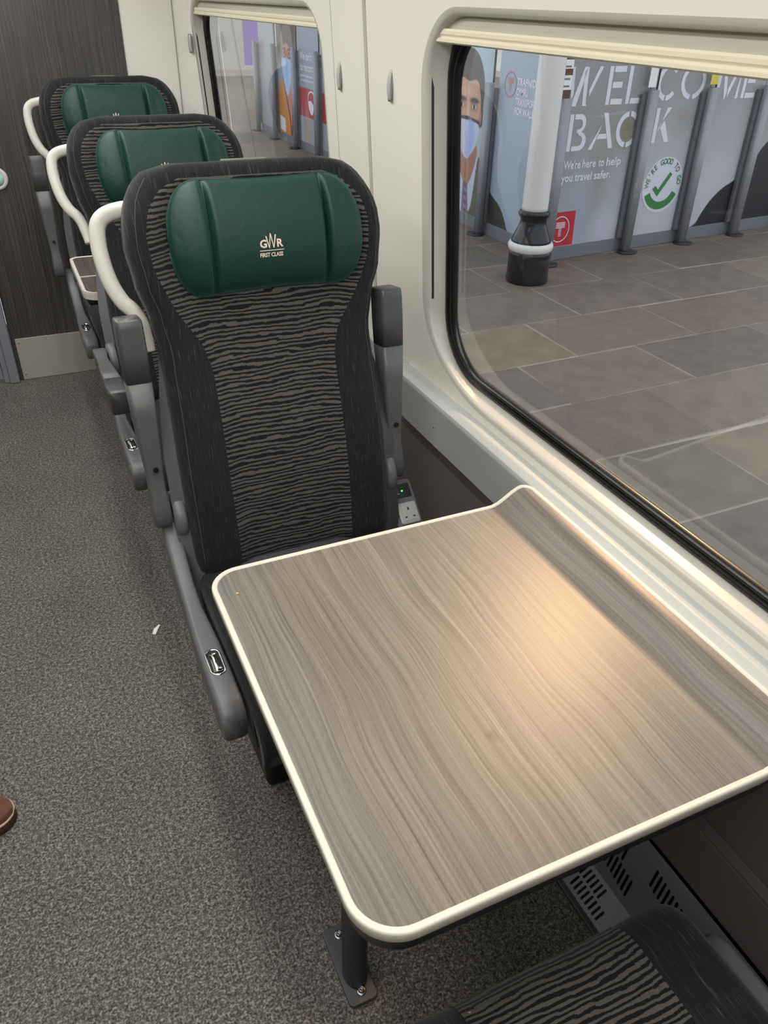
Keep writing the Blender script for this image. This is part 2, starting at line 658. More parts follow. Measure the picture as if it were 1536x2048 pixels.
# window units: reveal, gasket, glass, blind
for wi, (y0, y1) in enumerate(WIN):
    root = bpy.data.objects.new('window_%d' % (wi + 1), None)
    COL.objects.link(root)
    struct(root, 'carriage window with cream surround and black rubber gasket')
    loops = []
    spec = [  # grow, zgrow, dx, radii
        (0.022, 0.014, 0.000, [(0.30, 0.20), (0.34, 0.20), (0.16, 0.16), (0.15, 0.13)]),
        (0.010, 0.006, 0.001, [(0.29, 0.19), (0.33, 0.19), (0.15, 0.15), (0.13, 0.12)]),
        (0.002, 0.001, 0.005, [(0.28, 0.185), (0.32, 0.185), (0.145, 0.145), (0.12, 0.11)]),
        (-0.001, -0.001, 0.011, [(0.27, 0.18), (0.31, 0.18), (0.14, 0.14), (0.11, 0.10)]),
        (-0.012, -0.004, 0.045, [(0.16, 0.15), (0.17, 0.155), (0.13, 0.13), (0.10, 0.09)]),
        (-0.016, -0.006, 0.052, [(0.155, 0.148), (0.165, 0.15), (0.125, 0.125), (0.095, 0.085)]),
    ]
    def ring(sp):
        return [(xw(z) + sp[2], y, z) for y, z in ring_offset(y0, y1, sp[0], sp[1], sp[3])]
    B().grid([ring(s) for s in spec], cv=True).make('reveal', CREAMG, root, True)
    r4 = lambda k: [(0.155 - k, 0.148 - k), (0.165 - k, 0.15 - k), (0.125 - k, 0.125 - k), (0.095 - k, 0.085 - k)]
    gs = [(-0.015, -0.006, 0.050, r4(0)), (-0.018, -0.009, 0.045, r4(0.003)), (-0.027, -0.018, 0.046, r4(0.007)), (-0.030, -0.020, 0.052, r4(0.009)), (-0.033, -0.022, 0.049, r4(0.010)), (-0.044, -0.029, 0.050, r4(0.015)), (-0.046, -0.031, 0.066, r4(0.016))]
    B().grid([ring(s) for s in gs], cv=True).make('gasket', BLACKR, root, True)
    gp = [(xw(z) + 0.060, y, z) for y, z in ring_offset(y0, y1, -0.040, -0.027, r4(0.014))]
    raw('glass_pane', gp, [tuple(range(len(gp)))], GLASS, root)
    # guide slots of the blind, in the upright reveals
    for yy, s in ((y1 - 0.010, 1), (y0 + 0.010, -1)):
        g = B()
        rows = []
        for k in range(9):
            z = 0.985 + (1.575 - 0.985) * k / 8
            rows.append([(xw(z) + 0.014, yy + s * 0.010, z), (xw(z) + 0.014, yy + s * 0.0062, z), (xw(z) + 0.026, yy + s * 0.0062, z), (xw(z) + 0.026, yy + s * 0.010, z)])
        g.grid(rows, cv=True, cap0=True, cap1=True)
        g.make('blind_guide', BLACKP, root)
        g = B()
        rows = []
        for k in range(9):
            z = 0.987 + (1.575 - 0.987) * k / 8
            rows.append([(xw(z) + 0.027, yy + s * 0.010, z), (xw(z) + 0.027, yy + s * 0.0085 - s * 0.004, z), (xw(z) + 0.036, yy + s * 0.0085 - s * 0.004, z), (xw(z) + 0.036, yy + s * 0.010, z)])
        g.grid(rows, cv=True, cap0=True, cap1=True)
        g.make('guide_strip', GREYPL, root)
    # roller blind, pulled right up
    lab = ['cream roller blind pulled up above the wide window beside the table', 'cream roller blind pulled up above the far window beyond the pillar'][wi]
    bl = empty('roller_blind', (0, (y0 + y1) / 2, 1.575), lab, 'blind', 'window blinds')
    xa = xw(1.58)
    cy = (y0 + y1) / 2
    hw = (y1 - y0) / 2 - 0.016
    B().grid([[(xa + 0.022, -hw, 0.045), (xa + 0.022, hw, 0.045)], [(xa + 0.020, -hw, 0.003), (xa + 0.020, hw, 0.003)], [(xa + 0.024, -hw, 0.003), (xa + 0.024, hw, 0.003)], [(xa + 0.026, -hw, 0.045), (xa + 0.026, hw, 0.045)]], cu=True).make('blind_cloth', BLINDM, bl)
    prof = [(0.012, 0.004), (0.010, 0.000), (0.010, -0.006), (0.013, -0.010), (0.013, -0.012), (0.009, -0.015), (0.009, -0.020), (0.014, -0.023), (0.030, -0.023), (0.032, 0.004)]
    rows = [[(xa + px, yy, pz) for px, pz in prof] for yy in (-hw - 0.004, hw + 0.004)]
    B().grid(rows, cv=True, cap0=True, cap1=True).make('bottom_rail', BLINDR, bl)

# dado: grey band under the windows, with a paler top ledge, and the dark lining below
pr = [(0.900, 0.636), (0.900, 0.748), (0.903, 0.756), (0.915, 0.764), (0.922, 0.766), (0.960, 0.762), (0.960, 0.636)]
o = B().grid([[(x, yy, z) for x, z in pr[:3] + pr[5:]] for yy in (-2.5, 1.872)], cv=True, cap0=True, cap1=True).make('trim_1', GREYP, None, False, 0.002)
struct(o, 'grey dado panel under the window')
pr2 = [(0.8995, 0.745), (0.902, 0.757), (0.914, 0.7655), (0.921, 0.768), (0.95, 0.764), (0.95, 0.745)]
o = B().grid([[(x, yy, z) for x, z in pr2] for yy in (-2.5, 1.874)], cv=True, cap0=True, cap1=True).make('trim_2', GREYPL, None, False, 0.0015)
struct(o, 'pale ledge on top of the grey dado panel')
o = B().grid([[(x + 0.03, yy, z) for x, z in pr] for yy in (1.876, 4.03)], cv=True, cap0=True, cap1=True).make('trim_3', GREYP, None, False, 0.002)
struct(o, 'set-back grey dado behind the seats')
o = B().box(0.93, 1.0, -2.5, 4.03, 0.0, 0.64).make('trim_4', TAUPE)
struct(o, 'dark taupe lining below the dado')
for sx, sy in ((0.8985, 1.66), (0.8985, 1.655)):
    pass
B_s = B().lathe([(0.0, 0.0), (0.003, 0.0), (0.0025, 0.0015), (0.0, 0.002)], 10)
B_s.xf(Matrix.Translation((0.9, 1.62, 0.690)) @ Matrix.Rotation(R(-90), 4, 'Y'))
o = B_s.make('dado_screw', CHROME)
o.parent = bpy.data.objects['trim_1']

# taupe heater ducting along the foot of the wall
pr = [(0.926, 0.0), (0.926, 0.232), (0.905, 0.240), (0.905, 0.374), (0.908, 0.384), (0.916, 0.386), (0.93, 0.386), (0.93, 0.0)]
o = B().grid([[(x, yy, z) for x, z in pr] for yy in (-2.5, 0.98)], cv=True, cap0=True, cap1=True).make('baseboard_right', TAUPE, None, False, 0.003)
struct(o, 'dark taupe heater duct along the foot of the wall')
o = B().box(0.9045, 0.920, -2.5, 0.978, 0.3855, 0.389).make('trim_5', TAUPEL)
struct(o, 'paler taupe top edge of the heater duct')

# pillar seam lines
def seam(name, y, wd, m, proud):
    rows = []
    for k in range(17):
        z = 0.775 + (2.1 - 0.775) * k / 16
        rows.append([(xw(z) + 0.001, y, z), (xw(z) - proud, y + wd * 0.2, z), (xw(z) - proud, y + wd * 0.8, z), (xw(z) + 0.001, y + wd, z)])
    return struct(B().grid(rows).make(name, m, None, True), 'panel joint line on the pillar between the windows')


seam('trim_6', 2.085, 0.010, CREAMG, 0.003)
seam('trim_7', 2.078, 0.005, GROOVE, 0.0008)
seam('trim_8', 2.315, 0.003, GROOVE, 0.0005)

# bulkhead ---------------------------------------------------------------------
YB = 4.036
o = B().box(-0.115, 0.607, YB, YB + 0.04, 0, 2.16).make('wall_front', WOODB)
struct(o, 'dark woodgrain bulkhead at the end of the carriage')
o = B().box(0.607, 0.83, YB + 0.004, YB + 0.04, 0, 2.16).make('trim_9', CREAM)
struct(o, 'cream end panel beside the dark bulkhead')
rows = []
for k in range(9):
    z = 0.3 + (2.16 - 0.3) * k / 8
    xe = xw(max(z, 0.8))
    rows.append([(0.83, YB + 0.003, z)] + [(0.83 + (xe - 0.83) * math.sin(R(a)), YB + 0.003 - 0.03 * (1 - math.cos(R(a))), z) for a in (15, 30, 45, 60, 75, 90)])
struct(B().grid(rows).make('trim_10', CREAM, None, True), 'rounded cream corner between end panel and window wall')
o = B().box(0.8285, 0.8315, YB - 0.0005, YB + 0.01, 0.3, 2.16).make('trim_11', GROOVE)
struct(o, 'dark joint in the cream end panel')

# kick plate with screws
kp = empty('kick_plate', (0.25, YB, 0), 'brushed steel kick plate at the foot of the dark bulkhead', 'kick plate')
B().box(-0.347, 0.347, -0.003, 0.0, 0.002, 0.211).make('plate_sheet', BRUSHED, kp, False, 0.0008)
for sx, sz in ((-0.333, 0.19), (-0.333, 0.03), (0.333, 0.19), (0.333, 0.03)):
    q = B().lathe([(0.0, 0), (0.0045, 0), (0.004, 0.002), (0.002, 0.003), (0.0, 0.003)], 12)
    q.xf(Matrix.Translation((sx, -0.003, sz)) @ Matrix.Rotation(R(90), 4, 'X'))
    q.make('screw', CHROME, kp)

# sliding end door, frame at the edge of the picture
dr = bpy.data.objects.new('door_1', None)
COL.objects.link(dr)
struct(dr, 'glazed end door with aluminium frame')
d = B()
d.box(-0.160, -0.117, YB - 0.03, YB + 0.04, 0, 2.16)
d.box(-0.185, -0.160, YB - 0.018, YB + 0.03, 0.0, 2.1)
d.make('door_frame', ALU, dr, False, 0.004)
d = B()
d.box(-0.80, -0.187, YB - 0.012, YB + 0.02, 0.02, 0.10)
d.make('door_rail', ALU, dr, False, 0.003)
B().box(-0.80, -0.20, YB - 0.004, YB + 0.012, 0.10, 2.1).make('door_glass', DOORW, dr)
B().box(-0.200, -0.187, YB - 0.008, YB + 0.014, 0.10, 2.1).make('door_seal', BLACKR, dr)
struct(B().box(-1.9, -0.80, YB, YB + 0.04, 0, 2.16).make('wall_front_far', WOODB), 'dark bulkhead on the far side of the door')

# round door button
db = empty('door_button', (-0.012, YB, 0.932), 'round white door button with pale green centre on dark bulkhead', 'button')
q = B().lathe([(0.0, 0.0), (0.047, 0.0), (0.047, 0.006), (0.043, 0.011), (0.034, 0.012), (0.031, 0.010), (0.0, 0.010)], 40)
q.xf(Matrix.Rotation(R(90), 4, 'X'))
q.make('button_ring', WHITEB, db, True)
q = B().lathe([(0.0, 0.010), (0.030, 0.010), (0.029, 0.0135), (0.0, 0.0145)], 40)
q.xf(Matrix.Rotation(R(90), 4, 'X'))
q.make('button_cap', GREENB, db, True)

# coat hooks: little boat-shaped flip-out tongues
for y, z, x, lab in ((1.941, 1.455, None, 'slim grey coat hook on the cream pillar, closer to the wide window'),
                     (2.271, 1.451, None, 'slim grey coat hook on the cream pillar, closer to the far window'),
                     (4.012, 1.443, 0.890, 'slim coat hook in the cream corner beside the far bulkhead')):
    xx = xw(z) if x is None else x
    h = empty('coat_hook', (xx, y, z), lab, 'coat hook', 'coat hooks on the window wall')
    rot = Matrix.Rotation(R(3.5), 4, 'Y') if x is None else Matrix.Rotation(R(50), 4, 'Z')
    q = B()
    rows = []
    for k in range(13):
        t = -1 + 2 * k / 12
        hw = 0.0105 * (1 - 0.25 * abs(t) ** 3)
        rows.append([(-0.0005, -hw, t * 0.036), (-0.003, -hw * 0.85, t * 0.036), (-0.003, hw * 0.85, t * 0.036), (-0.0005, hw, t * 0.036)])
    q.grid(rows, cv=True, cap0=True, cap1=True).xf(rot)
    q.make('hook_housing', PLAQUE, h, True)
    q = B()
    rows = []
    for k in range(13):
        t = -1 + 2 * k / 12
        bow = 0.005 + 0.006 * (1 - t * t)
        hw = 0.0052
        rows.append([(-0.002, -hw - 0.002, t * 0.033), (-bow, -hw - 0.001, t * 0.033), (-bow, hw - 0.003, t * 0.033), (-0.002, hw - 0.003, t * 0.033)])
    q.grid(rows, cv=True, cap0=True, cap1=True).xf(rot)
    q.make('hook_tongue', GREYPL, h, True)

# ================================================================== TABLE
def build_table():
    X0, X1, Y0, Y1, Z = 0.192, 0.896, 0.425, 1.180, 0.73
    t = empty('table', (0.30, 0.76, 0.0), 'grey woodgrain table with cream edge and upturned window side', 'table')
    off = Vector((0.30, 0.76, 0.0))

    def zt(x):
        k = sstep(0.800, 0.880, x)
        return Z + 0.036 * k

    out = rrect(X0, X1, Y0, Y1, [0.068, 0.03, 0.03, 0.058], 12)
    # refine long sides so the edge follows the upturn
    ref = []
    n = len(out)
    for i in range(n):
        a, b = out[i], out[(i + 1) % n]
        d = math.hypot(b[0] - a[0], b[1] - a[1])
        k = max(1, int(d / 0.012))
        ref += [(a[0] + (b[0] - a[0]) * j / k, a[1] + (b[1] - a[1]) * j / k) for j in range(k)]
    out = ref

    def inset(pts, d):
        m = len(pts)
        res = []
        for i in range(m):
            a, b = pts[i - 2], pts[(i + 2) % m]
            tx, ty = b[0] - a[0], b[1] - a[1]
            l = math.hypot(tx, ty)
            res.append((pts[i][0] - ty / l * d, pts[i][1] + tx / l * d))
        return res

    def span(pts, y):
        xs = []
        m = len(pts)
        for i in range(m):
            a, b = pts[i], pts[(i + 1) % m]
            if (a[1] - y) * (b[1] - y) <= 0 and a[1] != b[1]:
                xs.append(a[0] + (b[0] - a[0]) * (y - a[1]) / (b[1] - a[1]))
        return min(xs), max(xs)

    def sheet(pts, dz, rows=70, cols=60):
        ya, yb = min(p[1] for p in pts) + 1e-5, max(p[1] for p in pts) - 1e-5
        P = []
        for i in range(rows + 1):
            y = (ya + yb) / 2 - (yb - ya) / 2 * math.cos(math.pi * i / rows)
            a, b = span(pts, max(ya + 0.0012, min(yb - 0.0012, y)))
            P.append([Vector((a + (b - a) * j / cols, y, zt(a + (b - a) * j / cols) + dz)) - off for j in range(cols + 1)])
        return P

    wood = inset(out, 0.0095)
    B().grid(sheet(wood, 0.0)).make('tabletop', WOOD, t, True)
    prof = [(0.011, -0.001), (0.0095, 0.0012), (0.007, 0.0022), (0.0055, 0.0014), (0.0042, 0.0022), (0.0018, 0.0018), (0.0004, 0.0002), (0.0, -0.0016), (0.0, -0.003), (0.0005, -0.016), (0.002, -0.0172), (0.012, -0.0172)]
    loops = []
    for d, dz in prof:
        loops.append([Vector((x, y, zt(x) + dz)) - off for x, y in inset(out, d)])
    e = B().grid(list(map(list, zip(*loops))), cu=True, cv=False).make('edge_trim', EDGE, t, True)
    e['label'] = 'cream ribbed plastic edging'
    und = inset(out, 0.010)
    bb = B().grid(sheet(und, -0.024, 40, 40)).grid(sheet(inset(out, 0.03), -0.056, 40, 40))
    l1 = [Vector((x, y, zt(x) - 0.0165)) - off for x, y in inset(out, 0.004)]
    l2 = [Vector((x, y, zt(x) - 0.044)) - off for x, y in inset(out, 0.007)]
    l3 = [Vector((x, y, zt(x) - 0.056)) - off for x, y in inset(out, 0.03)]
    bb.grid([l1, l2, l3], cv=True)
    bb.make('underframe', DARKMETAL, t, True)
    # pedestal leg: oval column on a bolted plate
    rows = []
    for z, k in ((0.012, 1.0), (0.02, 0.98), (0.60, 0.98), (0.66, 1.05), (0.69, 1.5)):
        rows.append([(0.010 + 0.0235 * k * math.cos(a * math.pi / 16), -0.018 + 0.034 * k * math.sin(a * math.pi / 16), z) for a in range(32)])
    B().grid(rows, cv=True, cap0=True, cap1=True).make('leg', DARKMETAL, t, True)
    plate('base_plate', rrect(-0.021, 0.037, -0.076, 0.086, 0.010, 5), 0.012, PLATEM, t, bevel=0.0015)
    for by in (-0.055, 0.064):
        q = B().lathe([(0, 0.012), (0.010, 0.012), (0.010, 0.0135), (0.007, 0.0138), (0.006, 0.0142), (0.006, 0.020), (0.0052, 0.021), (0.0034, 0.021), (0.0034, 0.017), (0, 0.017)], 18, (0.009, by, 0))
        q.make('bolt', STEEL, t, True)


build_table()


# ================================================================== SEATS
CA, SA = math.cos(R(14)), math.sin(R(14))
SZ = 0.46          # height of the seat, where the back starts


def back_pt(x, s, d):
    """x across, s up the back, d forward of the back plane -> seat-local point (front = -y)"""
    return (x, s * SA - d * CA, SZ + s * CA + d * SA)


def half_w(s):
    pts = [(0, 0.250), (0.06, 0.254), (0.25, 0.254), (0.42, 0.249), (0.53, 0.246), (0.60, 0.256), (0.68, 0.275), (0.75, 0.283), (0.80, 0.279), (0.84, 0.268), (0.875, 0.247), (0.895, 0.222), (0.906, 0.180)]
    for (a, wa), (b, wb) in zip(pts, pts[1:]):
        if s <= b:
            k = (s - a) / (b - a)
            k2 = k * k * (3 - 2 * k) if b < 0.8 else k
            return wa + (wb - wa) * k2
    return pts[-1][1]


def ins_w(s):
    pts = [(0.0, 0.144), (0.20, 0.146), (0.40, 0.144), (0.48, 0.144), (0.54, 0.158), (0.62, 0.206), (0.70, 0.238), (0.77, 0.243), (0.82, 0.230), (0.86, 0.196), (0.878, 0.15)]
    for (a, wa), (b, wb) in zip(pts, pts[1:]):
        if s <= b:
            k = (s - a) / (b - a)
            return wa + (wb - wa) * k
    return pts[-1][1]


def front_d(x, s):
    """how far the upholstery stands forward of the back plane"""
    wdt = half_w(s)
    iw = ins_w(min(s, 0.87))
    d = 0.018 * math.sin(min(1, s / 0.5) * math.pi) + 0.012 * sstep(0.55, 0.75, s)
    bol = sstep(iw * 0.72, iw + (wdt - iw) * 0.45, abs(x))
    d += bol * (0.024 if s < 0.55 else 0.024 + 0.016 * sstep(0.55, 0.7, s)) * (1 - 0.9 * sstep(0.78, 0.90, s))
    e = 0.045
    q = wdt - abs(x)
    if q < e:
        d -= e - math.sqrt(max(0, e * e - (e - q) ** 2))
    q = 0.912 - s
    if q < 0.04:
        d -= 0.04 - math.sqrt(max(0, 0.04 ** 2 - (0.04 - q) ** 2))
    if s < 0.03:
        d -= 0.03 - math.sqrt(max(0, 0.03 ** 2 - (0.03 - s) ** 2))
    return d


PXO = 0.013


def pil_half(x):
    ax = abs(x - PXO)
    if ax < 0.127:
        return 0.756, 0.114 - 0.004 * math.cos(ax / 0.127 * math.pi / 2)
    k = (ax - 0.127) / 0.085
    return 0.756 - 0.006 * k, 0.116 * max(0.0, 1 - min(1, k) ** 2.8) ** 0.5


def pil_d(x, s):
    c, h = pil_half(x)
    v = 0 if h < 1e-4 else max(-1, min(1, (s - c) / h))
    ax = abs(x - PXO)
    pf = max(0.0, 1 - abs(v) ** 2.2) ** 0.55
    k = max(0, (ax - 0.127) / 0.085)
    amp = 0.050 * max(0.0, 1 - min(1, k) ** 3) ** 0.5
    amp *= 1 - 0.62 * math.exp(-((ax - 0.127) / 0.0055) ** 2)
    return front_d(x, s) + 0.006 + amp * pf


def build_seat(name, loc, label, group, flip=False, arm_down=(False, False)):
    seat = empty(name, loc, label, 'train seat', group)
    fx = -1 if flip else 1       # console and handle side
    # --- backrest upholstery
    rows = []
    S = [0, 0.004, 0.012, 0.03] + [0.03 + 0.84 * k / 42 for k in range(1, 43)] + [0.88, 0.888, 0.895, 0.901, 0.906]
    for s in S:
        wdt = half_w(s)
        r = []
        for k in range(41):
            x = wdt * math.sin(math.pi / 2 * (-1 + 2 * k / 40)) if True else 0
            r.append(back_pt(x, s, front_d(x, s)))
        tb = 0.085
        for k in range(12):
            x = wdt * math.cos(math.pi * k / 11) * 0.985
            r.append(back_pt(x, s, -tb + 0.02 * abs(x / wdt) ** 4 + (0.03 if s > 0.9 else 0)))
        rows.append(r)
    bk = B().grid(rows, cv=True, cap0=True, cap1=True).make('backrest', FABRIC, seat, True)
    # --- striped centre panel, a hair proud of the upholstery
    rows = []
    for k in range(61):
        s = 0.004 + (0.876 - 0.004) * k / 60
        iw = ins_w(s)
        rows.append([back_pt(iw * (-1 + 2 * j / 40), s, front_d(iw * (-1 + 2 * j / 40), s) + (0.0022 if 0 < j < 40 else 0.0)) for j in range(41)])
    B().grid(rows).make('striped_panel', STRIPE, seat, True)
    # --- seam piping along both bolsters
    for sd in (-1, 1):
        pts = []
        for k in range(40):
            s = 0.02 + 0.86 * k / 39
            x = sd * (half_w(s) - 0.020)
            pts.append(back_pt(x, s, front_d(x, s) + 0.0005))
        B().tube(pts, 0.0010, 6).make('seam_piping', SEAMM, seat, True)
    # --- pillow with embroidered badge
    rows = []
    for k in range(121):
        u = -1 + 2 * k / 120
        x = PXO + 0.2115 * u
        c, h = pil_half(x)
        rows.append([back_pt(x, c + h * math.sin(math.pi / 2 * (-1 + 2 * j / 30)), pil_d(x, c + h * math.sin(math.pi / 2 * (-1 + 2 * j / 30)))) for j in range(31)])
    pil = B().grid(rows).make('head_pillow', GREEN, seat, True)
    pil['label'] = 'dark green satin head pillow'
    # piping round the pillow and its two upright seams
    edge = []
    for k in range(61):
        x = PXO + 0.2115 * (-1 + 2 * k / 60)
        c, h = pil_half(x)
        edge.append(back_pt(x, c + h, pil_d(x, c + h) + 0.001))
    for k in range(60, -1, -1):
        x = PXO + 0.2115 * (-1 + 2 * k / 60)
        c, h = pil_half(x)
        edge.append(back_pt(x, c - h, pil_d(x, c - h) + 0.001))
    B().tube(edge, 0.0022, 6).make('pillow_piping', GREEN, pil, True)
    # embroidery
    def on_pillow(x, s):
        return back_pt(x, s, pil_d(x, s) + 0.0012)
    emb = B()
    cx, cs = 0.004, 0.0
    KE = 0.84
    def put(vs, fs, ox, os_):
        emb.add([on_pillow(PXO - 0.010 + (ox + a) * KE, 0.733 + (os_ + b - 0.735) * KE) for a, b in vs], fs)
    vs, fs = text_geo('G', 0.026, 0.0008); put(vs, fs, -0.024, 0.7300)
    vs, fs = text_geo('R', 0.026, 0.0008); put(vs, fs, 0.0195, 0.7300)
    def stroke(p, q, w0, w1):
        dx, dy = q[0] - p[0], q[1] - p[1]
        l = math.hypot(dx, dy)
        nx, ny = -dy / l, dx / l
        put([(p[0] + nx * w0, p[1] + ny * w0), (p[0] - nx * w0, p[1] - ny * w0), (q[0] - nx * w1, q[1] - ny * w1), (q[0] + nx * w1, q[1] + ny * w1)], [(0, 1, 2, 3)], 0.006, 0.0)
    stroke((-0.0125, 0.757), (-0.0055, 0.728), 0.0016, 0.0010)
    stroke((-0.0055, 0.728), (-0.0005, 0.763), 0.0010, 0.0012)
    stroke((-0.0005, 0.763), (0.0060, 0.728), 0.0012, 0.0010)
    stroke((0.0060, 0.728), (0.0125, 0.759), 0.0010, 0.0018)
    stroke((-0.031, 0.7225), (0.032, 0.7225), 0.0009, 0.0009)
    vs, fs = text_geo('FIRST CLASS', 0.0135, 0.0004, 0.95, fit=0.060)
    put(vs, fs, -0.025, 0.7075)
    emb.make('embroidered_badge', THREAD, pil)
    # --- plastic shell behind the back
    rows = []
    for k in range(31):
        s = -0.12 + 0.99 * k / 30
        wdt = half_w(max(0, s)) - 0.006
        wdt = wdt + 0.034 * (1 - sstep(0.30, 0.62, s))
        r = []
        for j in range(17):
            a = math.pi * j / 16
            fwd = -0.055 + 0.055 * (1 - sstep(0.25, 0.6, s))
            r.append(back_pt(wdt * math.cos(a), s, fwd - 0.085 * math.sin(a) ** 0.6 - (0.0 if s > 0 else 0)))
        rows.append(r)
    B().grid(rows, cv=True, cap0=True, cap1=True).make('back_shell', GREYPL2, seat, True)
    # --- plaque on top
    q = B().box(-0.048, 0.046, -0.014, 0.016, 0, 0.006).box(-0.036, 0.034, -0.012, -0.008, 0.006, 0.0068)
    q.xf(Matrix.Translation(back_pt(0, 0.905, -0.035)) @ Matrix.Rotation(R(-8), 4, 'X'))
    q.make('number_plate', PLAQUE, seat, False, 0.002)
    # --- cushion
    rows = []
    n = 40
    for k in range(n + 1):
        t = k / n
        # section path from the rear of the seat forwards and down round the front edge
        if t < 0.8:
            y = 0.02 - 0.47 * t / 0.8
            z = SZ - 0.004 + 0.012 * math.sin(t / 0.8 * math.pi) + 0.006 * t
            tang = 0
        else:
            a = (t - 0.8) / 0.2 * R(105)
            y = -0.45 - 0.075 * math.sin(a)
            z = SZ + 0.002 - 0.075 * (1 - math.cos(a))
        r = []
        for j in range(33):
            u = -1 + 2 * j / 32
            x = 0.255 * math.sin(u * math.pi / 2)
            e = 0.04
            q2 = 0.255 - abs(x)
            dz = -(e - math.sqrt(max(0, e * e - (e - q2) ** 2))) if q2 < e else 0
            dz += 0.012 * sstep(0.11, 0.2, abs(x))
            r.append((x, y, z + dz))
        r2 = [(0.25, y + (0.05 if t > 0.8 else 0), min(z, SZ) - 0.125 + (0.06 if t > 0.8 else 0)), (-0.25, y + (0.05 if t > 0.8 else 0), min(z, SZ) - 0.125 + (0.06 if t > 0.8 else 0))]
        rows.append(r + r2)
    B().grid(rows, cv=True, cap0=True, cap1=True).make('seat_cushion', FABRICH, seat, True)
    rows2 = []
    for r in rows[1:-3]:
        rr = [p for p in r[:33] if abs(p[0]) <= 0.15]
        rows2.append([(p[0], p[1] - 0.0012, p[2] + 0.0022) for p in rr])
    B().grid(rows2).make('seat_stripe_panel', STRIPEH, seat, True)
    # --- pedestal
    q = B().box(-0.20, 0.20, -0.30, 0.06, 0.0, 0.34).box(-0.225, 0.225, -0.42, 0.10, 0.31, 0.345)
    q.make('pedestal', BLACKP, seat, False, 0.02, 3)
    # --- side consoles beside the cushion, with the recline button on the aisle one
    for sd in (-1, 1):
        pth = [(0.12, 0.600, 0.070, 0.030), (0.07, 0.590, 0.085, 0.036), (0.01, 0.545, 0.10, 0.038), (-0.06, 0.500, 0.085, 0.036), (-0.13, 0.482, 0.075, 0.038), (-0.20, 0.482, 0.075, 0.046), (-0.26, 0.484, 0.078, 0.050), (-0.36, 0.485, 0.082, 0.052), (-0.43, 0.483, 0.084, 0.052), (-0.455, 0.474, 0.075, 0.051), (-0.466, 0.456, 0.052, 0.047)]
        rows = []
        for y, zt_, hgt, wd in pth:
            ring_ = rrect(-wd / 2, wd / 2, zt_ - hgt, zt_, min(0.012, wd * 0.3), 4)
            rows.append([(sd * 0.292 + a, y, b - (0 if sd == -fx else 0.085)) for a, b in ring_])
        con = B().grid(rows, cv=True, cap0=True, cap1=True).make('side_console', GREYPL2, seat, True)
        if sd == -fx:
            bx, by, bz = sd * 0.292, -0.325, 0.4845
            to = lambda a, b, c: (bx + a, by + b, bz + c)
            q = B()
            o1 = rrect(-0.0165, 0.0165, -0.040, 0.040, 0.016, 6)
            o2 = rrect(-0.0125, 0.0125, -0.036, 0.036, 0.012, 6)
            q.grid([[to(a, b, 0) for a, b in o1], [to(a * 0.98, b * 0.99, 0.0025) for a, b in o1], [to(a, b, 0.0025) for a, b in o2], [to(a, b, 0.0003) for a, b in o2]], cv=True)
            rim = q.make('recline_bezel', CHROME, con, True)
            plate('bezel_well', o2, 0.0008, BLACKP, con, to3=to)
            q = B()
            rows = []
            for k in range(9):
                v = -0.030 + 0.052 * k / 8
                hz = 0.002 + 0.006 * math.sin(math.pi * (0.15 + 0.7 * k / 8))
                rows.append([to(-0.0095, v, 0.0006), to(-0.0085, v, hz), to(0.0085, v, hz), to(0.0095, v, 0.0006)])
            q.grid(rows, cv=True, cap0=True, cap1=True)
            q.make('recline_button', CHROME, con, True)
    # --- armrests: hinge at the side of the back
    for k, sd in enumerate((-1, 1)):
        ax = sd * 0.306 if sd == -fx else sd * 0.290
        arm_root_y, arm_root_z = 0.070, 0.600
        secs = [(-0.030, 0.034, 0.034), (-0.020, 0.040, 0.052), (0.0, 0.042, 0.060), (0.03, 0.041, 0.058), (0.065, 0.036, 0.044), (0.10, 0.037, 0.042), (0.16, 0.044, 0.050), (0.24, 0.050, 0.060), (0.315, 0.054, 0.066)]
        def arm_rows(ss):
            rr = []
            for h, wd, dp in ss:
                rr.append([(a, b, h) for a, b in rrect(-wd / 2, wd / 2, -dp * 0.5, dp * 0.5, min(wd, dp) * 0.16, 4)])
            return rr
        arm = B().grid(arm_rows(secs), cv=True, cap0=True, cap1=True).make('armrest', GREYARM, seat, True)
        cap = B().grid(arm_rows([(0.316, 0.0545, 0.067), (0.38, 0.0555, 0.070), (0.430, 0.0555, 0.070), (0.446, 0.0535, 0.068), (0.449, 0.050, 0.064)]), cv=True, cap0=True, cap1=True).make('armrest_pad', GREYCAP, arm, True)
        hole = B().lathe([(0.0, 0.0), (0.0062, 0.0), (0.0062, 0.003), (0.0, 0.003)], 20)
        hole.xf(Matrix.Translation((0.002, -0.0238, 0.115)) @ Matrix.Rotation(R(90), 4, 'X'))
        hole.make('screw_hole', BLACKP, arm)
        boss = B().lathe([(0.0, -0.014), (0.054, -0.014), (0.058, -0.006), (0.058, 0.006), (0.054, 0.012), (0.0, 0.012)], 28)
        boss.xf(Matrix.Translation((sd * 0.268, arm_root_y + 0.005, arm_root_z)) @ Matrix.Rotation(R(90), 4, 'Y'))
        boss.make('hinge_boss', GREYPL2, seat, True)
        arm.location = (ax, arm_root_y, arm_root_z + 0.015)
        arm.rotation_euler = (R(88), 0, 0) if arm_down[k] else (R(-9), 0, 0)
    # --- grab handle on the aisle shoulder
    sd = -fx
    pts = [(0.235, 0.262, 1.246), (0.265, 0.266, 1.246), (0.300, 0.265, 1.238), (0.320, 0.260, 1.220), (0.326, 0.250, 1.185), (0.324, 0.237, 1.145), (0.316, 0.224, 1.105), (0.300, 0.212, 1.070), (0.282, 0.204, 1.050), (0.270, 0.196, 1.025), (0.265, 0.187, 0.995), (0.263, 0.178, 0.965)]
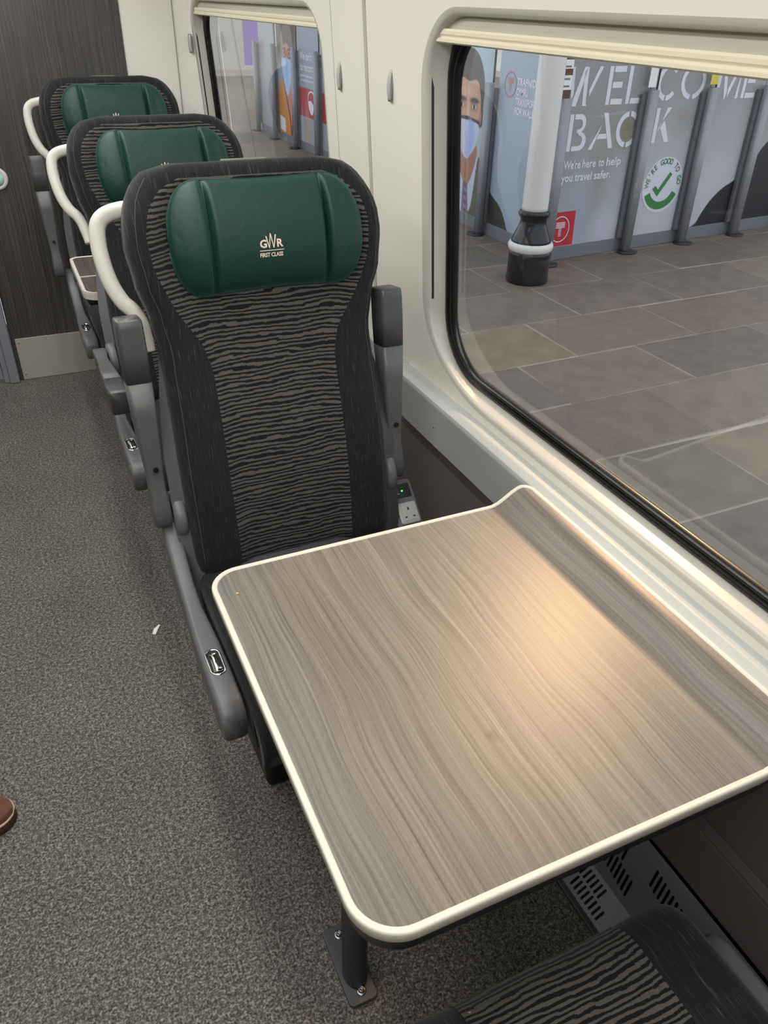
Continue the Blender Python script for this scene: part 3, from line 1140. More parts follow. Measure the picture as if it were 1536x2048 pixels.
    # smooth the path
    P = [Vector(p) for p in pts]
    sm = []
    for i in range(len(P) - 1):
        p0, p1, p2, p3 = P[max(0, i - 1)], P[i], P[i + 1], P[min(len(P) - 1, i + 2)]
        for j in range(5):
            t = j / 5
            sm.append(0.5 * ((2 * p1) + (-p0 + p2) * t + (2 * p0 - 5 * p1 + 4 * p2 - p3) * t * t + (-p0 + 3 * p1 - 3 * p2 + p3) * t ** 3))
    sm.append(P[-1])
    rows = []
    for i, p in enumerate(sm):
        t = (sm[min(i + 1, len(sm) - 1)] - sm[max(i - 1, 0)]).normalized()
        yv = Vector((0, 1, 0))
        yv = (yv - t * yv.dot(t)).normalized()
        xv = yv.cross(t).normalized()
        k = i / (len(sm) - 1)
        ra = 0.0168 * (1 - 0.25 * sstep(0.85, 1, k))
        rb = 0.015
        rows.append([Vector((sd * q.x, q.y, q.z)) for q in [p + xv * ra * math.copysign(abs(math.cos(a)) ** 0.75, math.cos(a)) + yv * rb * math.copysign(abs(math.sin(a)) ** 0.75, math.sin(a)) for a in [2 * math.pi * m / 18 for m in range(18)]]])
    hd = B().grid(rows, cv=True, cap0=True, cap1=True).make('grab_handle', HANDLE, seat, True)
    hd['label'] = 'cream loop grab handle'
    return seat


SEAMM = mat('seam_thread', (66, 66, 65), 0.9)
seatA = build_seat('train_seat', (0.486, 1.530, 0), 'charcoal seat directly behind the table, whole green badge pillow showing', 'window-side train seats')


def copy_tree(o, parent=None):
    c = o.copy()
    COL.objects.link(c)
    c.parent = parent
    for ch in list(o.children):
        copy_tree(ch, c)
    return c


seatB = copy_tree(seatA)
seatB.location = (0.486, 1.530 + 1.010, 0)
seatB['label'] = 'charcoal seat second from the table, aisle armrest folded down'
for ch in seatB.children:
    if ch.name.startswith('armrest') and ch.location.x < 0:
        ch.rotation_euler = (R(86), 0, 0)
seatC = copy_tree(seatA)
seatC.location = (0.486, 1.530 + 2.09, 0)
seatC['label'] = 'charcoal seat against the dark bulkhead, furthest from the table'


def recline(seat, deg):
    Rm = Matrix.Rotation(R(-deg), 4, 'X')
    P = Vector((0, 0.02, SZ))
    for ch in seat.children:
        if ch.name.split('.')[0] in ('backrest', 'striped_panel', 'seam_piping', 'head_pillow', 'back_shell', 'number_plate', 'grab_handle'):
            ch.location = P - Rm @ P
            ch.rotation_euler = (R(-deg), 0, 0)


recline(seatB, 8.8)
for ch in seatB.children:
    if ch.name.startswith('head_pillow'):
        ch.location.z -= 0.014
recline(seatC, 1.0)
for ch in seatC.children:
    if ch.name.startswith('armrest') and ch.location.x < 0:
        ch.location.x -= 0.028
# the tray that hangs on the back of the second seat
trp = plate('tray_table', rrect(-0.297, 0.235, 0.355, 0.835, [0.05, 0.05, 0.03, 0.03], 6), 0.016, WOODT, seatB, to3=lambda a, b, c: (a, b, 0.724 + c))
q = B()
oo = rrect(-0.302, 0.240, 0.350, 0.840, [0.055, 0.055, 0.035, 0.035], 8)
ii = rrect(-0.291, 0.229, 0.361, 0.829, [0.045, 0.045, 0.025, 0.025], 8)
q.grid([[(a, b, 0.7415) for a, b in ii], [(a, b, 0.743) for a, b in oo], [(a * 1.004, b, 0.735) for a, b in oo], [(a, b, 0.716) for a, b in oo], [(a, b, 0.716) for a, b in ii]], cv=True)
q.box(-0.291, 0.229, 0.560, 0.568, 0.738, 0.7422)
q.make('tray_edging', EDGE, trp, False)
B().box(-0.20, -0.17, 0.13, 0.6, 0.690, 0.714).make('tray_arm', GREYPL2, trp, False, 0.004)
B().box(0.12, 0.15, 0.13, 0.6, 0.690, 0.714).make('tray_arm', GREYPL2, trp, False, 0.004)
# facing seat across the table, only its cushion in view
seatD = build_seat('train_seat', (0.480, -0.064, 0), 'charcoal seat facing the others across the table, only its striped cushion in view', 'window-side train seats', flip=True)
seatD.rotation_euler = (0, 0, math.pi)

# ================================================================== POWER SOCKET beside the seat
ps = empty('power_socket', (0.798, 1.585, 0.0), 'grey power unit with square socket and USB port between seat and wall', 'socket')
ang = R(42)
Ms = Matrix.Translation((0.0, -0.025, 0.50)) @ Matrix.Rotation(ang, 4, 'X')
q = B().grid([[(a, b, -0.05) for a, b in rrect(-0.036, 0.036, -0.075, 0.078, 0.010, 5)], [(a, b, -0.003) for a, b in rrect(-0.036, 0.036, -0.075, 0.078, 0.010, 5)], [(a, b, 0.0) for a, b in rrect(-0.033, 0.033, -0.072, 0.075, 0.008, 5)]], cv=True, cap0=True, cap1=True).xf(Ms)
q.make('socket_housing', GREYPL2, ps, False)
q = B().box(0.015, 0.134, 0.0, 0.03, 0.37, 0.40)
q.make('socket_bracket', DARKMETAL, ps, False, 0.005)
q = B().box(-0.030, 0.026, 0.028, 0.066, 0.0, 0.0025).xf(Ms)
us = q.make('usb_plate', BLACKP, ps, False, 0.001)
B().box(-0.016, -0.012, 0.038, 0.056, 0.0025, 0.0032).box(-0.016, -0.008, 0.038, 0.041, 0.0025, 0.0032).xf(Ms).make('usb_port', SILVERP, us)
B().lathe([(0, 0.0025), (0.0022, 0.0025), (0.0022, 0.0035), (0, 0.0035)], 12, (0.002, 0.046, 0)).xf(Ms).make('indicator_light', GREENLED, us)
q = B().grid([[(a, b, 0) for a, b in rrect(-0.027, 0.027, -0.046, 0.012, 0.006, 5)], [(a, b, 0.008) for a, b in rrect(-0.027, 0.027, -0.046, 0.012, 0.006, 5)], [(a, b, 0.010) for a, b in rrect(-0.024, 0.024, -0.043, 0.009, 0.004, 5)]], cv=True, cap1=True).xf(Ms)
sp_ = q.make('socket_frame', SILVERP, ps, False)
B().box(-0.0195, 0.0195, -0.0385, 0.0045, 0.010, 0.0112).xf(Ms).make('socket_face', SILVERP, sp_, False, 0.0006)
B().box(-0.002, 0.002, -0.010, -0.002, 0.0112, 0.0116).box(-0.0145, -0.008, -0.030, -0.0265, 0.0112, 0.0116).box(0.008, 0.0145, -0.030, -0.0265, 0.0112, 0.0116).xf(Ms).make('pin_slot', SLOT, sp_)

# ================================================================== FLOOR GRILLE under the table
gr = empty('heater_grille', (0.80, 0.45, 0), 'perforated steel heater grille at the foot of the wall under the table', 'grille')
q = B()
q.box(-0.006, 0.006, -0.55, 0.50, 0.0, 0.012)
q.make('grille_lip', STEEL, gr, False, 0.001)


def slotted(name, frame, length, width, rows_, slots, m):
    """sheet with real slots; frame(a, b) -> point, a along the wall, b up the sheet"""
    b = B()
    loops = [[Vector((0, 0, 0)), Vector((length, 0, 0)), Vector((length, width, 0)), Vector((0, width, 0))]]
    for (a0, b0, sl, sw) in slots:
        loops.append([Vector((x, y, 0)) for x, y in rrect(a0 - sw / 2, a0 + sw / 2, b0 - sl / 2, b0 + sl / 2, sw * 0.49, 3)])
    flat = [p for l in loops for p in l]
    tris = tessellate_polygon(loops)
    b.add([frame(p.x, p.y) for p in flat], [tuple(t) for t in tris])
    return b.make(name, m, gr)


GRILLM = mat('grille_steel', (150, 154, 166), 0.38, 0.6)
sl1, sl2 = [], []
for blk in range(6):
    for k in range(8):
        a = 0.035 + 0.165 * blk
        sl1.append((a + 0.010 + k * 0.0125, 0.020 + 0.0045 * k * 0.0 + 0.012, 0.034, 0.006))
        sl1.append((a + 0.040 + k * 0.0125, 0.072, 0.034, 0.006))
        sl2.append((a + 0.004 + k * 0.0125, 0.028 + 0.0016 * k, 0.030, 0.006))
        sl2.append((a + 0.045 + k * 0.0125, 0.066 + 0.0016 * k, 0.030, 0.006))
fr1 = lambda a, b: (0.004 + b * 0.62, -0.52 + a, 0.008 + b * 0.46)
fr2 = lambda a, b: (0.066 + b * 0.34, -0.52 + a, 0.054 + b * 1.58)
slotted('front_sheet', fr1, 1.02, 0.10, 2, sl1, GRILLM)
slotted('upper_sheet', fr2, 1.02, 0.112, 2, sl2, GRILLM)
B().grid([[(0.025, -0.52, 0.002), (0.025, 0.50, 0.002)], [(0.080, -0.52, 0.045), (0.080, 0.50, 0.045)], [(0.120, -0.52, 0.225), (0.120, 0.50, 0.225)]]).make('heater_core', BLACKP, gr)

# ================================================================== SMALL THINGS ON FLOOR AND TABLE
def scrap(name, pts, z, th, m, label, cat):
    cx = sum(p[0] for p in pts) / len(pts)
    cy = sum(p[1] for p in pts) / len(pts)
    o = plate(name, [(p[0] - cx, p[1] - cy) for p in pts], th, m)
    o.location = (cx, cy, z)
    return tag(o, label, cat)


c0 = Vector((0.145, 1.917))
scrap('paper_scrap', [(0.132, 1.905), (0.141, 1.900), (0.150, 1.918), (0.161, 1.936), (0.157, 1.939), (0.141, 1.926)], 0.0, 0.004, PAPERW, 'small torn white paper scrap on the carpet beside the seat', 'scrap')
scrap('crumb', [(0.2295, 1.100), (0.2335, 1.0995), (0.234, 1.1025), (0.2305, 1.1035)], 0.7302, 0.0015, CRUMB, 'tiny yellow crumb on the table near its rounded aisle corner', 'crumb')

scrap('crumb', [(0.348, 0.4225), (0.352, 0.422), (0.3525, 0.425), (0.349, 0.426)], 0.4525, 0.003, CRUMB, 'pale crumb on the front of the facing seat, nearer the aisle', 'crumb')
scrap('crumb', [(0.413, 0.414), (0.415, 0.4135), (0.4155, 0.4155), (0.4135, 0.416)], 0.4560, 0.002, PAPERW, 'tiny white speck on the striped cushion of the facing seat', 'crumb')

# boot toe at the picture edge
bt = empty('ankle_boot', (-0.395, 1.42, 0), 'brown suede boot on the carpet in the aisle, only its toe showing', 'boot')


def boot_w(t):      # half width along the sole, t 0 heel .. 1 toe
    return (0.040 + 0.012 * math.sin(math.pi * min(t, 0.62))) * (1 if t < 0.70 else max(0.03, 1 - ((t - 0.70) / 0.30) ** 2.6) ** 0.5)


def boot_loop(z, grow, t0=0.0):
    pts = []
    L = 0.30
    for k in range(25):
        t = math.sin(k / 24 * math.pi / 2)
        pts.append(((-0.5 + t) * L * 1.0, boot_w(t) + grow, z))
    for k in range(24, -1, -1):
        t = math.sin(k / 24 * math.pi / 2)
        pts.append(((-0.5 + t) * L, -boot_w(t) - grow, z))
    return pts


rotb = Matrix.Translation((-0.03, 0.0, 0)) @ Matrix.Rotation(R(-12), 4, 'Z')
B().grid([boot_loop(0.0, 0.000), boot_loop(0.004, 0.003), boot_loop(0.024, 0.003), boot_loop(0.026, 0.0)], cv=True, cap0=True, cap1=True).xf(rotb).make('sole', BOOTS, bt, True)
B().grid([boot_loop(0.026, 0.003), boot_loop(0.030, 0.003), boot_loop(0.031, 0.0)], cv=True, cap0=True, cap1=True).xf(rotb).make('welt', BOOTW, bt, True)
rows = []
for k in range(25):
    t = math.sin(k / 24 * math.pi / 2)
    wd = max(0.004, boot_w(t) - 0.0005)
    hgt = 0.155 if t < 0.30 else 0.155 - 0.098 * sstep(0.30, 0.72, t) - 0.010 * sstep(0.80, 1.0, t)
    r = []
    for j in range(17):
        a = math.pi * j / 16
        cxx, sxx = math.cos(a), math.sin(a)
        pw = 0.55
        r.append(((-0.5 + t) * 0.2975, wd * math.copysign(abs(cxx) ** pw, cxx), 0.030 + (hgt - 0.03) * abs(sxx) ** 0.7))
    rows.append(r)
B().grid(rows, cap0=True, cap1=True).xf(rotb).make('upper', BOOTM, bt, True)
for k in range(4):
    t = 0.40 + 0.075 * k
    z = 0.157 - 0.098 * sstep(0.30, 0.72, t)
    B().tube([((-0.5 + t) * 0.29, -0.022, z - 0.004), ((-0.5 + t) * 0.29 + 0.004, 0, z + 0.003), ((-0.5 + t) * 0.29, 0.022, z - 0.004)], 0.0025, 6).xf(rotb).make('lace', DARKC, bt, True)

# ================================================================== OUTSIDE: platform
PZ = -0.10
row_y = [0.2, 0.76, 1.31, 1.87, 2.41, 2.94, 3.46, 4.03, 4.62, 5.22, 5.8, 6.4, 7.0, 7.7, 8.4, 9.1, 9.9, 10.7, 11.6, 12.5, 13.5, 14.5, 15.5, 17, 19, 22]
joints = {2: [1.15, 1.75, 2.66, 3.5, 4.4, 5.3, 6.2], 3: [1.15, 1.45, 2.19, 2.755, 3.7, 4.6, 5.5, 6.4], 4: [1.15, 2.05, 2.92, 3.79, 4.7, 5.5, 6.4], 5: [1.15, 1.6, 2.44, 3.29, 4.21, 5.1, 6.0], 6: [1.15, 2.0, 2.87, 3.79, 4.7, 5.6, 6.5], 7: [1.15, 1.6, 2.45, 3.31, 4.2, 5.15, 6.1]}
pal = [(112, 108, 102), (104, 98, 94), (120, 108, 100), (98, 98, 96), (124, 116, 102), (108, 100, 98), (92, 92, 92), (116, 104, 96)]
fix = {(5, 2): (120, 107, 98), (5, 1): (101, 96, 95), (6, 1): (128, 118, 98), (6, 2): (121, 106, 97), (4, 1): (112, 102, 97), (4, 2): (124, 116, 102), (3, 1): (98, 96, 92), (3, 2): (102, 100, 95), (5, 3): (94, 91, 88), (6, 3): (114, 100, 92), (7, 2): (104, 101, 97), (7, 1): (100, 92, 90), (4, 0): (126, 118, 106)}
vs, fs, cols = [], [], []
random.seed(3)
for ri in range(len(row_y) - 1):
    ya, yb = row_y[ri], row_y[ri + 1]
    jx = joints.get(ri)
    if jx is None:
        jx = [1.15]
        x = 1.15 + random.uniform(0.3, 0.9)
        while x < 11:
            jx.append(x)
            x += random.uniform(0.75, 1.0)
    jx = list(jx)
    while jx[-1] < 12:
        jx.append(jx[-1] + 0.9)
    for k in range(len(jx) - 1):
        xa, xb = jx[k], jx[k + 1]
        c = fix.get((ri, k), random.choice(pal))
        g = 0.006
        dz = random.uniform(-0.002, 0.002)
        tilt = lambda x, y: y + 0.022 * (x - 2.2) * (1 if ri > 3 else 0)
        base = len(vs)
        jit = lambda: random.uniform(-0.004, 0.004)
        for (x, y) in ((xa + g + jit(), ya + g + jit()), (xb - g + jit(), ya + g + jit()), (xb - g + jit(), yb - g + jit()), (xa + g + jit(), yb - g + jit())):
            vs.append((x, tilt(x, y), PZ + dz))
        for (x, y) in ((xa, ya), (xb, ya), (xb, yb), (xa, yb)):
            vs.append((x, tilt(x, y), PZ - 0.006))
        fs.append((base, base + 1, base + 2, base + 3))
        cols += [tuple(0.6 * a + 0.4 * b for a, b in zip(c, (124, 104, 88)))]
        for e in range(4):
            fs.append((base + e, base + 4 + e, base + 4 + (e + 1) % 4, base + (e + 1) % 4))
            cols.append((150, 142, 132))
me = bpy.data.meshes.new('platform_paving')
me.from_pydata(vs, [], fs)
at = me.color_attributes.new('ink', 'FLOAT_COLOR', 'CORNER')
li = 0
dat = np.ones((len(me.loops), 4), np.float32)
for pi, p in enumerate(me.polygons):
    dat[p.loop_start:p.loop_start + p.loop_total, :3] = [lin(v) for v in cols[pi]]
at.data.foreach_set('color', dat.ravel())
pv = link('platform_paving', me, STONE)
struct(pv, 'brown and grey stone paving of the platform')
MORTAR = mat('mortar', (168, 158, 146), 0.9, bump=(200, 0.4, 0.004))
struct(B().box(1.15, 14, -6, 24, PZ - 0.3, PZ - 0.004).make('platform_bed', MORTAR), 'pale mortar bed under the platform paving')
struct(B().box(1.05, 16, 24, 24.3, -0.4, 6).make('station_wall', STATIONW), 'pale station wall far along the platform')

# ------------------------------------------------------------------ cast iron column
cl = empty('iron_column', (3.397, 4.845, PZ), 'white painted iron column with black and white banded base on the platform', 'column')
prof = [(0.0, 0.0), (0.152, 0.0), (0.156, 0.02), (0.152, 0.05), (0.150, 0.20), (0.152, 0.225)]
B().lathe(prof, 40).make('column_foot', COLB, cl, True)
prof = [(0.150, 0.222), (0.158, 0.232), (0.163, 0.250), (0.161, 0.268), (0.150, 0.282), (0.120, 0.290)]
q = B().lathe(prof, 40).make('white_band', COLW, cl, True)
prof = [(0.146, 0.278), (0.140, 0.300), (0.118, 0.352), (0.100, 0.395), (0.093, 0.425), (0.096, 0.445), (0.108, 0.462), (0.113, 0.478), (0.106, 0.494), (0.09, 0.50)]
B().lathe(prof, 40).make('column_collar', COLB, cl, True)
prof = [(0.092, 0.49), (0.091, 0.52), (0.088, 2.0), (0.084, 4.2)]
B().lathe(prof, 40).make('column_shaft', COLW, cl, True)

# ------------------------------------------------------------------ hoarding
AO = Vector((3.80, 5.21, 0))
AU = Vector((1, 0.1, 0)).normalized()
AN = Vector((0.1, -1, 0)).normalized()     # towards the viewer


def onA(u, z, d=0.0):
    p = AO + AU * u + AN * d
    return (p.x, p.y, z)


BX = 3.80


def onBp(y, z, d=0.0):
    return (BX - d, y, z)


def srgb2lin(a):
    a = a / 255.0
    return np.where(a <= 0.04045, a / 12.92, ((a + 0.055) / 1.055) ** 2.4)


def print_sheet(name, place, a0, a1, z0, z1, paint, parent, step=0.0065):
    """a printed vinyl: the printed picture is the colour of the sheet; paint(A, Z) -> sRGB array"""
    na, nz = max(2, int(abs(a1 - a0) / step)), max(2, int((z1 - z0) / step))
    A, Z = np.meshgrid(np.linspace(a0, a1, na + 1), np.linspace(z0, z1, nz + 1))
    C = np.clip(paint(A, Z), 0, 255)
    verts = [place(a, z) for a, z in zip(A.ravel(), Z.ravel())]
    w_ = na + 1
    faces = [(j * w_ + i, j * w_ + i + 1, (j + 1) * w_ + i + 1, (j + 1) * w_ + i) for j in range(nz) for i in range(na)]
    me = bpy.data.meshes.new(name)
    me.from_pydata(verts, [], faces)
    at = me.color_attributes.new('ink', 'FLOAT_COLOR', 'POINT')
    d = np.ones((len(verts), 4), np.float32)
    d[:, :3] = srgb2lin(C.reshape(-1, 3))
    at.data.foreach_set('color', d.ravel())
    return link(name, me, PRINT, parent)


class Pic:
    """tiny raster painter in panel coordinates (metres)"""

    def __init__(s, A, Z, base):
        s.A, s.Z = A, Z
        s.C = np.zeros(A.shape + (3,)) + np.array(base, float)

    def lay(s, mask, col, op=1.0):
        m = (np.clip(mask, 0, 1) * op)[..., None]
        s.C = s.C * (1 - m) + np.array(col, float) * m
        return s

    def ell(s, a, z, ra, rz, col, soft=0.08, op=1.0, ang=0):
        c, n = math.cos(R(ang)), math.sin(R(ang))
        da, dz = s.A - a, s.Z - z
        x, y = da * c + dz * n, -da * n + dz * c
        r = np.sqrt((x / ra) ** 2 + (y / rz) ** 2)
        return s.lay((1 + soft / 2 - r) / soft, col, op)

    def poly(s, pts, col, soft=0.006, op=1.0):
        """signed-distance polygon fill"""
        n = len(pts)
        d = np.full(s.A.shape, 1e9)
        inside = np.zeros(s.A.shape, bool)
        for i in range(n):
            (x0, y0), (x1, y1) = pts[i], pts[(i + 1) % n]
            ex, ey = x1 - x0, y1 - y0
            t = np.clip(((s.A - x0) * ex + (s.Z - y0) * ey) / (ex * ex + ey * ey + 1e-12), 0, 1)
            d = np.minimum(d, np.hypot(s.A - x0 - t * ex, s.Z - y0 - t * ey))
            cr = ((y0 > s.Z) != (y1 > s.Z))
            with np.errstate(divide='ignore', invalid='ignore'):
                xi = (x1 - x0) * (s.Z - y0) / (y1 - y0 + 1e-12) + x0
            inside ^= cr & (s.A < xi)
        sd = np.where(inside, d, -d)
        return s.lay(sd / soft + 0.5, col, op)


def curve(pts, n=8):
    """closed smooth outline through pts"""
    out = []
    m = len(pts)
    for i in range(m):
        p0, p1, p2, p3 = [np.array(pts[(i + k - 1) % m], float) for k in range(4)]
        for j in range(n):
            t = j / n
            out.append(tuple(0.5 * (2 * p1 + (p2 - p0) * t + (2 * p0 - 5 * p1 + 4 * p2 - p3) * t * t + (3 * p1 - p0 - 3 * p2 + p3) * t ** 3)))
    return out


POST_U = [0.805, 1.465, 2.135, 2.81, 3.48]
GA = 'hoarding panels facing along the platform'
GB = 'hoarding panels along the platform'
GP = 'grey hoarding posts'


def paintA(A, Z):
    p = Pic(A, Z, (150, 151, 154))
    p.lay(np.clip((0.75 - Z) / 0.7, 0, 1), (172, 178, 188), 0.75)
    p.ell(0.35, 0.25, 0.25, 0.35, (160, 172, 186), 1.2, 0.7)
    p.ell(0.46, 0.58, 0.10, 0.40, (150, 141, 130), 1.4, 0.5)
    p.ell(0.66, 0.80, 0.075, 0.10, (122, 112, 88), 1.2, 0.85)
    p.ell(1.25, 0.86, 0.10, 0.09, (128, 118, 106), 1.3, 0.7)
    p.ell(0.60, 0.10, 0.16, 0.16, (190, 192, 206), 1.0, 0.8)
    p.ell(1.15, 0.25, 0.45, 0.55, (200, 202, 212), 1.3, 0.8)
    p.ell(1.9, 0.85, 0.5, 0.35, (160, 164, 168), 1.2, 0.8)
    p.ell(1.85, 0.35, 0.45, 0.40, (196, 198, 208), 1.3, 0.8)
    # dark jacketed figure with pink face at the far end
    jac = curve([(1.67, -0.05), (1.69, 0.04), (1.80, 0.20), (1.93, 0.30), (2.06, 0.355), (2.20, 0.43), (2.33, 0.60), (2.42, 0.66), (2.60, 0.66), (2.9, 0.55), (3.1, 0.3), (3.2, -0.05)])
    p.poly(curve([(2.40, 0.62), (2.38, 0.80), (2.40, 0.98), (2.48, 1.12), (2.62, 1.16), (2.74, 1.05), (2.76, 0.80), (2.68, 0.62), (2.54, 0.55)]), (196, 150, 138))
    p.poly(jac, (34, 36, 42))
    return p.C


def hoarding_panel(i, u0, u1, label):
    pn = empty('hoarding', onA((u0 + u1) / 2, PZ), label, 'hoarding panel', GA)
    M = Matrix.Translation(-Vector(pn.location))
    pl = lambda a, z, d=0.0: tuple(M @ Vector(onA(a, z, d)))
    q = B().add([pl(a, z, d) for a in (u0, u1) for z in (0.0, 2.0) for d in (-0.02, -0.001)], [(0, 1, 3, 2), (4, 6, 7, 5), (0, 4, 5, 1), (2, 3, 7, 6), (0, 2, 6, 4), (1, 5, 7, 3)])
    q.make('board', WINGM, pn)
    print_sheet('printed_vinyl', lambda a, z: pl(a, z, 0.001), u0, u1, 0.005, 1.50, paintA, pn)
    q = B().add([pl(a, z, d) for a in (u0, u1) for z in (-0.10, 0.005) for d in (-0.03, 0.003)], [(0, 1, 3, 2), (4, 6, 7, 5), (0, 4, 5, 1), (2, 3, 7, 6), (0, 2, 6, 4), (1, 5, 7, 3)])
    q.make('kick_rail', RAILM, pn, False, 0.003)
    return pn, pl


PA1, pl1 = hoarding_panel(0, -0.04, 0.835, 'hoarding panel beside the column reading WEL and BAC above a red logo square')
PA2, pl2 = hoarding_panel(1, 0.840, 1.495, 'hoarding panel with the green tick badge under a K')
PA3, pl3 = hoarding_panel(2, 1.500, 2.165, 'hoarding panel right of the tick badge, with lower edge of a dark jacket')
PA4, pl4 = hoarding_panel(3, 2.170, 2.84, 'hoarding panel at the window edge with a big dark jacket')


def strokes(polys, pl, d=0.0025):
    b = B()
    for pts in polys:
        n = len(b.v)
        tris = tessellate_polygon([[Vector((a, z, 0)) for a, z in pts]])
        b.add([pl(a, z, d) for a, z in pts], [tuple(t) for t in tris])
    return b


def arcband(cx, cz, ra, rz, wdt, a0, a1, n=18):
    o = [(cx + ra * math.cos(R(a0 + (a1 - a0) * k / n)), cz + rz * math.sin(R(a0 + (a1 - a0) * k / n))) for k in range(n + 1)]
    i = [(cx + (ra - wdt) * math.cos(R(a1 - (a1 - a0) * k / n)), cz + (rz - wdt) * math.sin(R(a1 - (a1 - a0) * k / n))) for k in range(n + 1)]
    return o + i


T1, B1, T2, B2 = 1.250, 1.000, 0.948, 0.700
t_ = 0.036
W = [[(0.020, T1), (0.058, T1), (0.070, B1 + 0.08), (0.052, B1 + 0.035)],
     [(0.145, T1), (0.182, T1), (0.104, B1), (0.066, B1), (0.060, B1 + 0.012)],
     [(0.150, T1 - 0.03), (0.188, T1), (0.196, B1 + 0.02), (0.205, B1), (0.165, B1)],
     [(0.290, T1), (0.326, T1), (0.222, B1 + 0.06), (0.214, B1 + 0.10)]]
Ee = lambda x, T, Bm: [[(x, T), (x + t_, T), (x + t_, Bm), (x, Bm)], [(x + t_ + 0.012, T), (x + 0.165, T), (x + 0.165, T - 0.038), (x + t_ + 0.012, T - 0.038)], [(x + t_ + 0.012, (T + Bm) / 2 + 0.024), (x + 0.142, (T + Bm) / 2 + 0.024), (x + 0.142, (T + Bm) / 2 - 0.016), (x + t_ + 0.012, (T + Bm) / 2 - 0.016)], [(x + t_ + 0.012, Bm + 0.038), (x + 0.165, Bm + 0.038), (x + 0.165, Bm), (x + t_ + 0.012, Bm)]]
Lc = [[(0.590, T1), (0.626, T1), (0.626, B1), (0.590, B1)], [(0.638, B1 + 0.038), (0.775, B1 + 0.038), (0.775, B1), (0.638, B1)]]
strokes(W + Ee(0.390, T1, B1) + Lc, pl1).make('lettering_line', WHITEL, PA1)
Bl = [[(0.070, T2), (0.106, T2), (0.106, B2), (0.070, B2)], [(0.118, T2)] + [(0.175 + 0.055 * math.cos(R(a)), T2 - 0.062 + 0.062 * math.sin(R(a))) for a in range(90, -91, -15)] + [(0.150, T2 - 0.124), (0.150, T2 - 0.105)] + [(0.172 + 0.028 * math.cos(R(a)), T2 - 0.068 + 0.032 * math.sin(R(a))) for a in range(-80, 91, 20)] + [(0.118, T2 - 0.034)],
      [(0.150, T2 - 0.112), (0.150, T2 - 0.128)] + [(0.185 + 0.065 * math.cos(R(a)), B2 + 0.064 + 0.064 * math.sin(R(a))) for a in range(80, -91, -15)] + [(0.118, B2), (0.118, B2 + 0.034)] + [(0.180 + 0.034 * math.cos(R(a)), B2 + 0.068 + 0.036 * math.sin(R(a))) for a in range(-90, 91, 20)]]
Al = [[(0.282, B2), (0.322, B2), (0.412, T2 - 0.04), (0.396, T2 - 0.075)], [(0.395, T2), (0.440, T2), (0.532, B2), (0.490, B2), (0.408, T2 - 0.03)], [(0.372, B2 + 0.105), (0.448, B2 + 0.105), (0.460, B2 + 0.070), (0.358, B2 + 0.070)]]
Cl = [arcband(0.668, (T2 + B2) / 2, 0.120, 0.126, 0.036, 96, 262), arcband(0.668, (T2 + B2) / 2, 0.120, 0.126, 0.036, 272, 318, 6), arcband(0.668, (T2 + B2) / 2, 0.120, 0.126, 0.036, 42, 86, 6)]
strokes(Bl + Al + Cl, pl1).make('lettering_line', WHITEL, PA1)
Kl = [[(0.945, T2 + 0.012), (0.981, T2 + 0.012), (0.981, B2 + 0.012), (0.945, B2 + 0.012)], [(1.062, T2 + 0.012), (1.108, T2 + 0.012), (1.010, B2 + 0.145), (0.994, B2 + 0.110), (0.994, B2 + 0.085)], [(1.026, B2 + 0.150), (1.048, B2 + 0.180), (1.136, B2 + 0.012), (1.088, B2 + 0.012), (1.014, B2 + 0.120)]]
CO = [arcband(1.010, 1.135, 0.115, 0.126, 0.036, 98, 262), arcband(1.010, 1.135, 0.115, 0.126, 0.036, 272, 320, 6), arcband(1.010, 1.135, 0.115, 0.126, 0.036, 40, 88, 6),
      arcband(1.290, 1.135, 0.135, 0.126, 0.036, 98, 262), arcband(1.290, 1.135, 0.135, 0.126, 0.036, -82, 82)]
strokes(CO, pl2).make('lettering_line', WHITEL, PA2)
strokes(Kl, pl2).make('lettering_line', WHITEL, PA2)
ME = [[(1.575, T1), (1.608, T1), (1.600, B1), (1.566, B1)], [(1.612, T1), (1.650, T1), (1.700, B1 + 0.05), (1.690, B1), (1.676, B1)], [(1.790, T1), (1.826, T1), (1.714, B1 + 0.01), (1.706, B1 + 0.07)], [(1.832, T1 - 0.04), (1.834, T1), (1.842, B1), (1.806, B1)]] + Ee(1.880, T1, B1)
strokes(ME, pl3).make('lettering_line', WHITEL, PA3)


def put_text(b, body, size, pl, a, z, d=0.003, bold=0.0, fit=None, space=1.0, dirn=1):
    vs, fs = text_geo(body, size, bold, space, fit=fit)
    b.add([pl(a + dirn * x, z + y, d) for x, y in vs], fs)
    return b


for tx, a, z, wd_ in (("We're", 0.068, 0.577, 0.165), ('here', 0.255, 0.577, 0.135), ('to', 0.418, 0.577, 0.056), ('help', 0.500, 0.577, 0.150), ('you', 0.062, 0.487, 0.110), ('travel', 0.195, 0.487, 0.170), ('safer.', 0.390, 0.487, 0.175)):
    put_text(B(), tx, 0.082, pl1, a, z, fit=wd_, bold=0.0016).make('lettering', WHITEL, PA1)


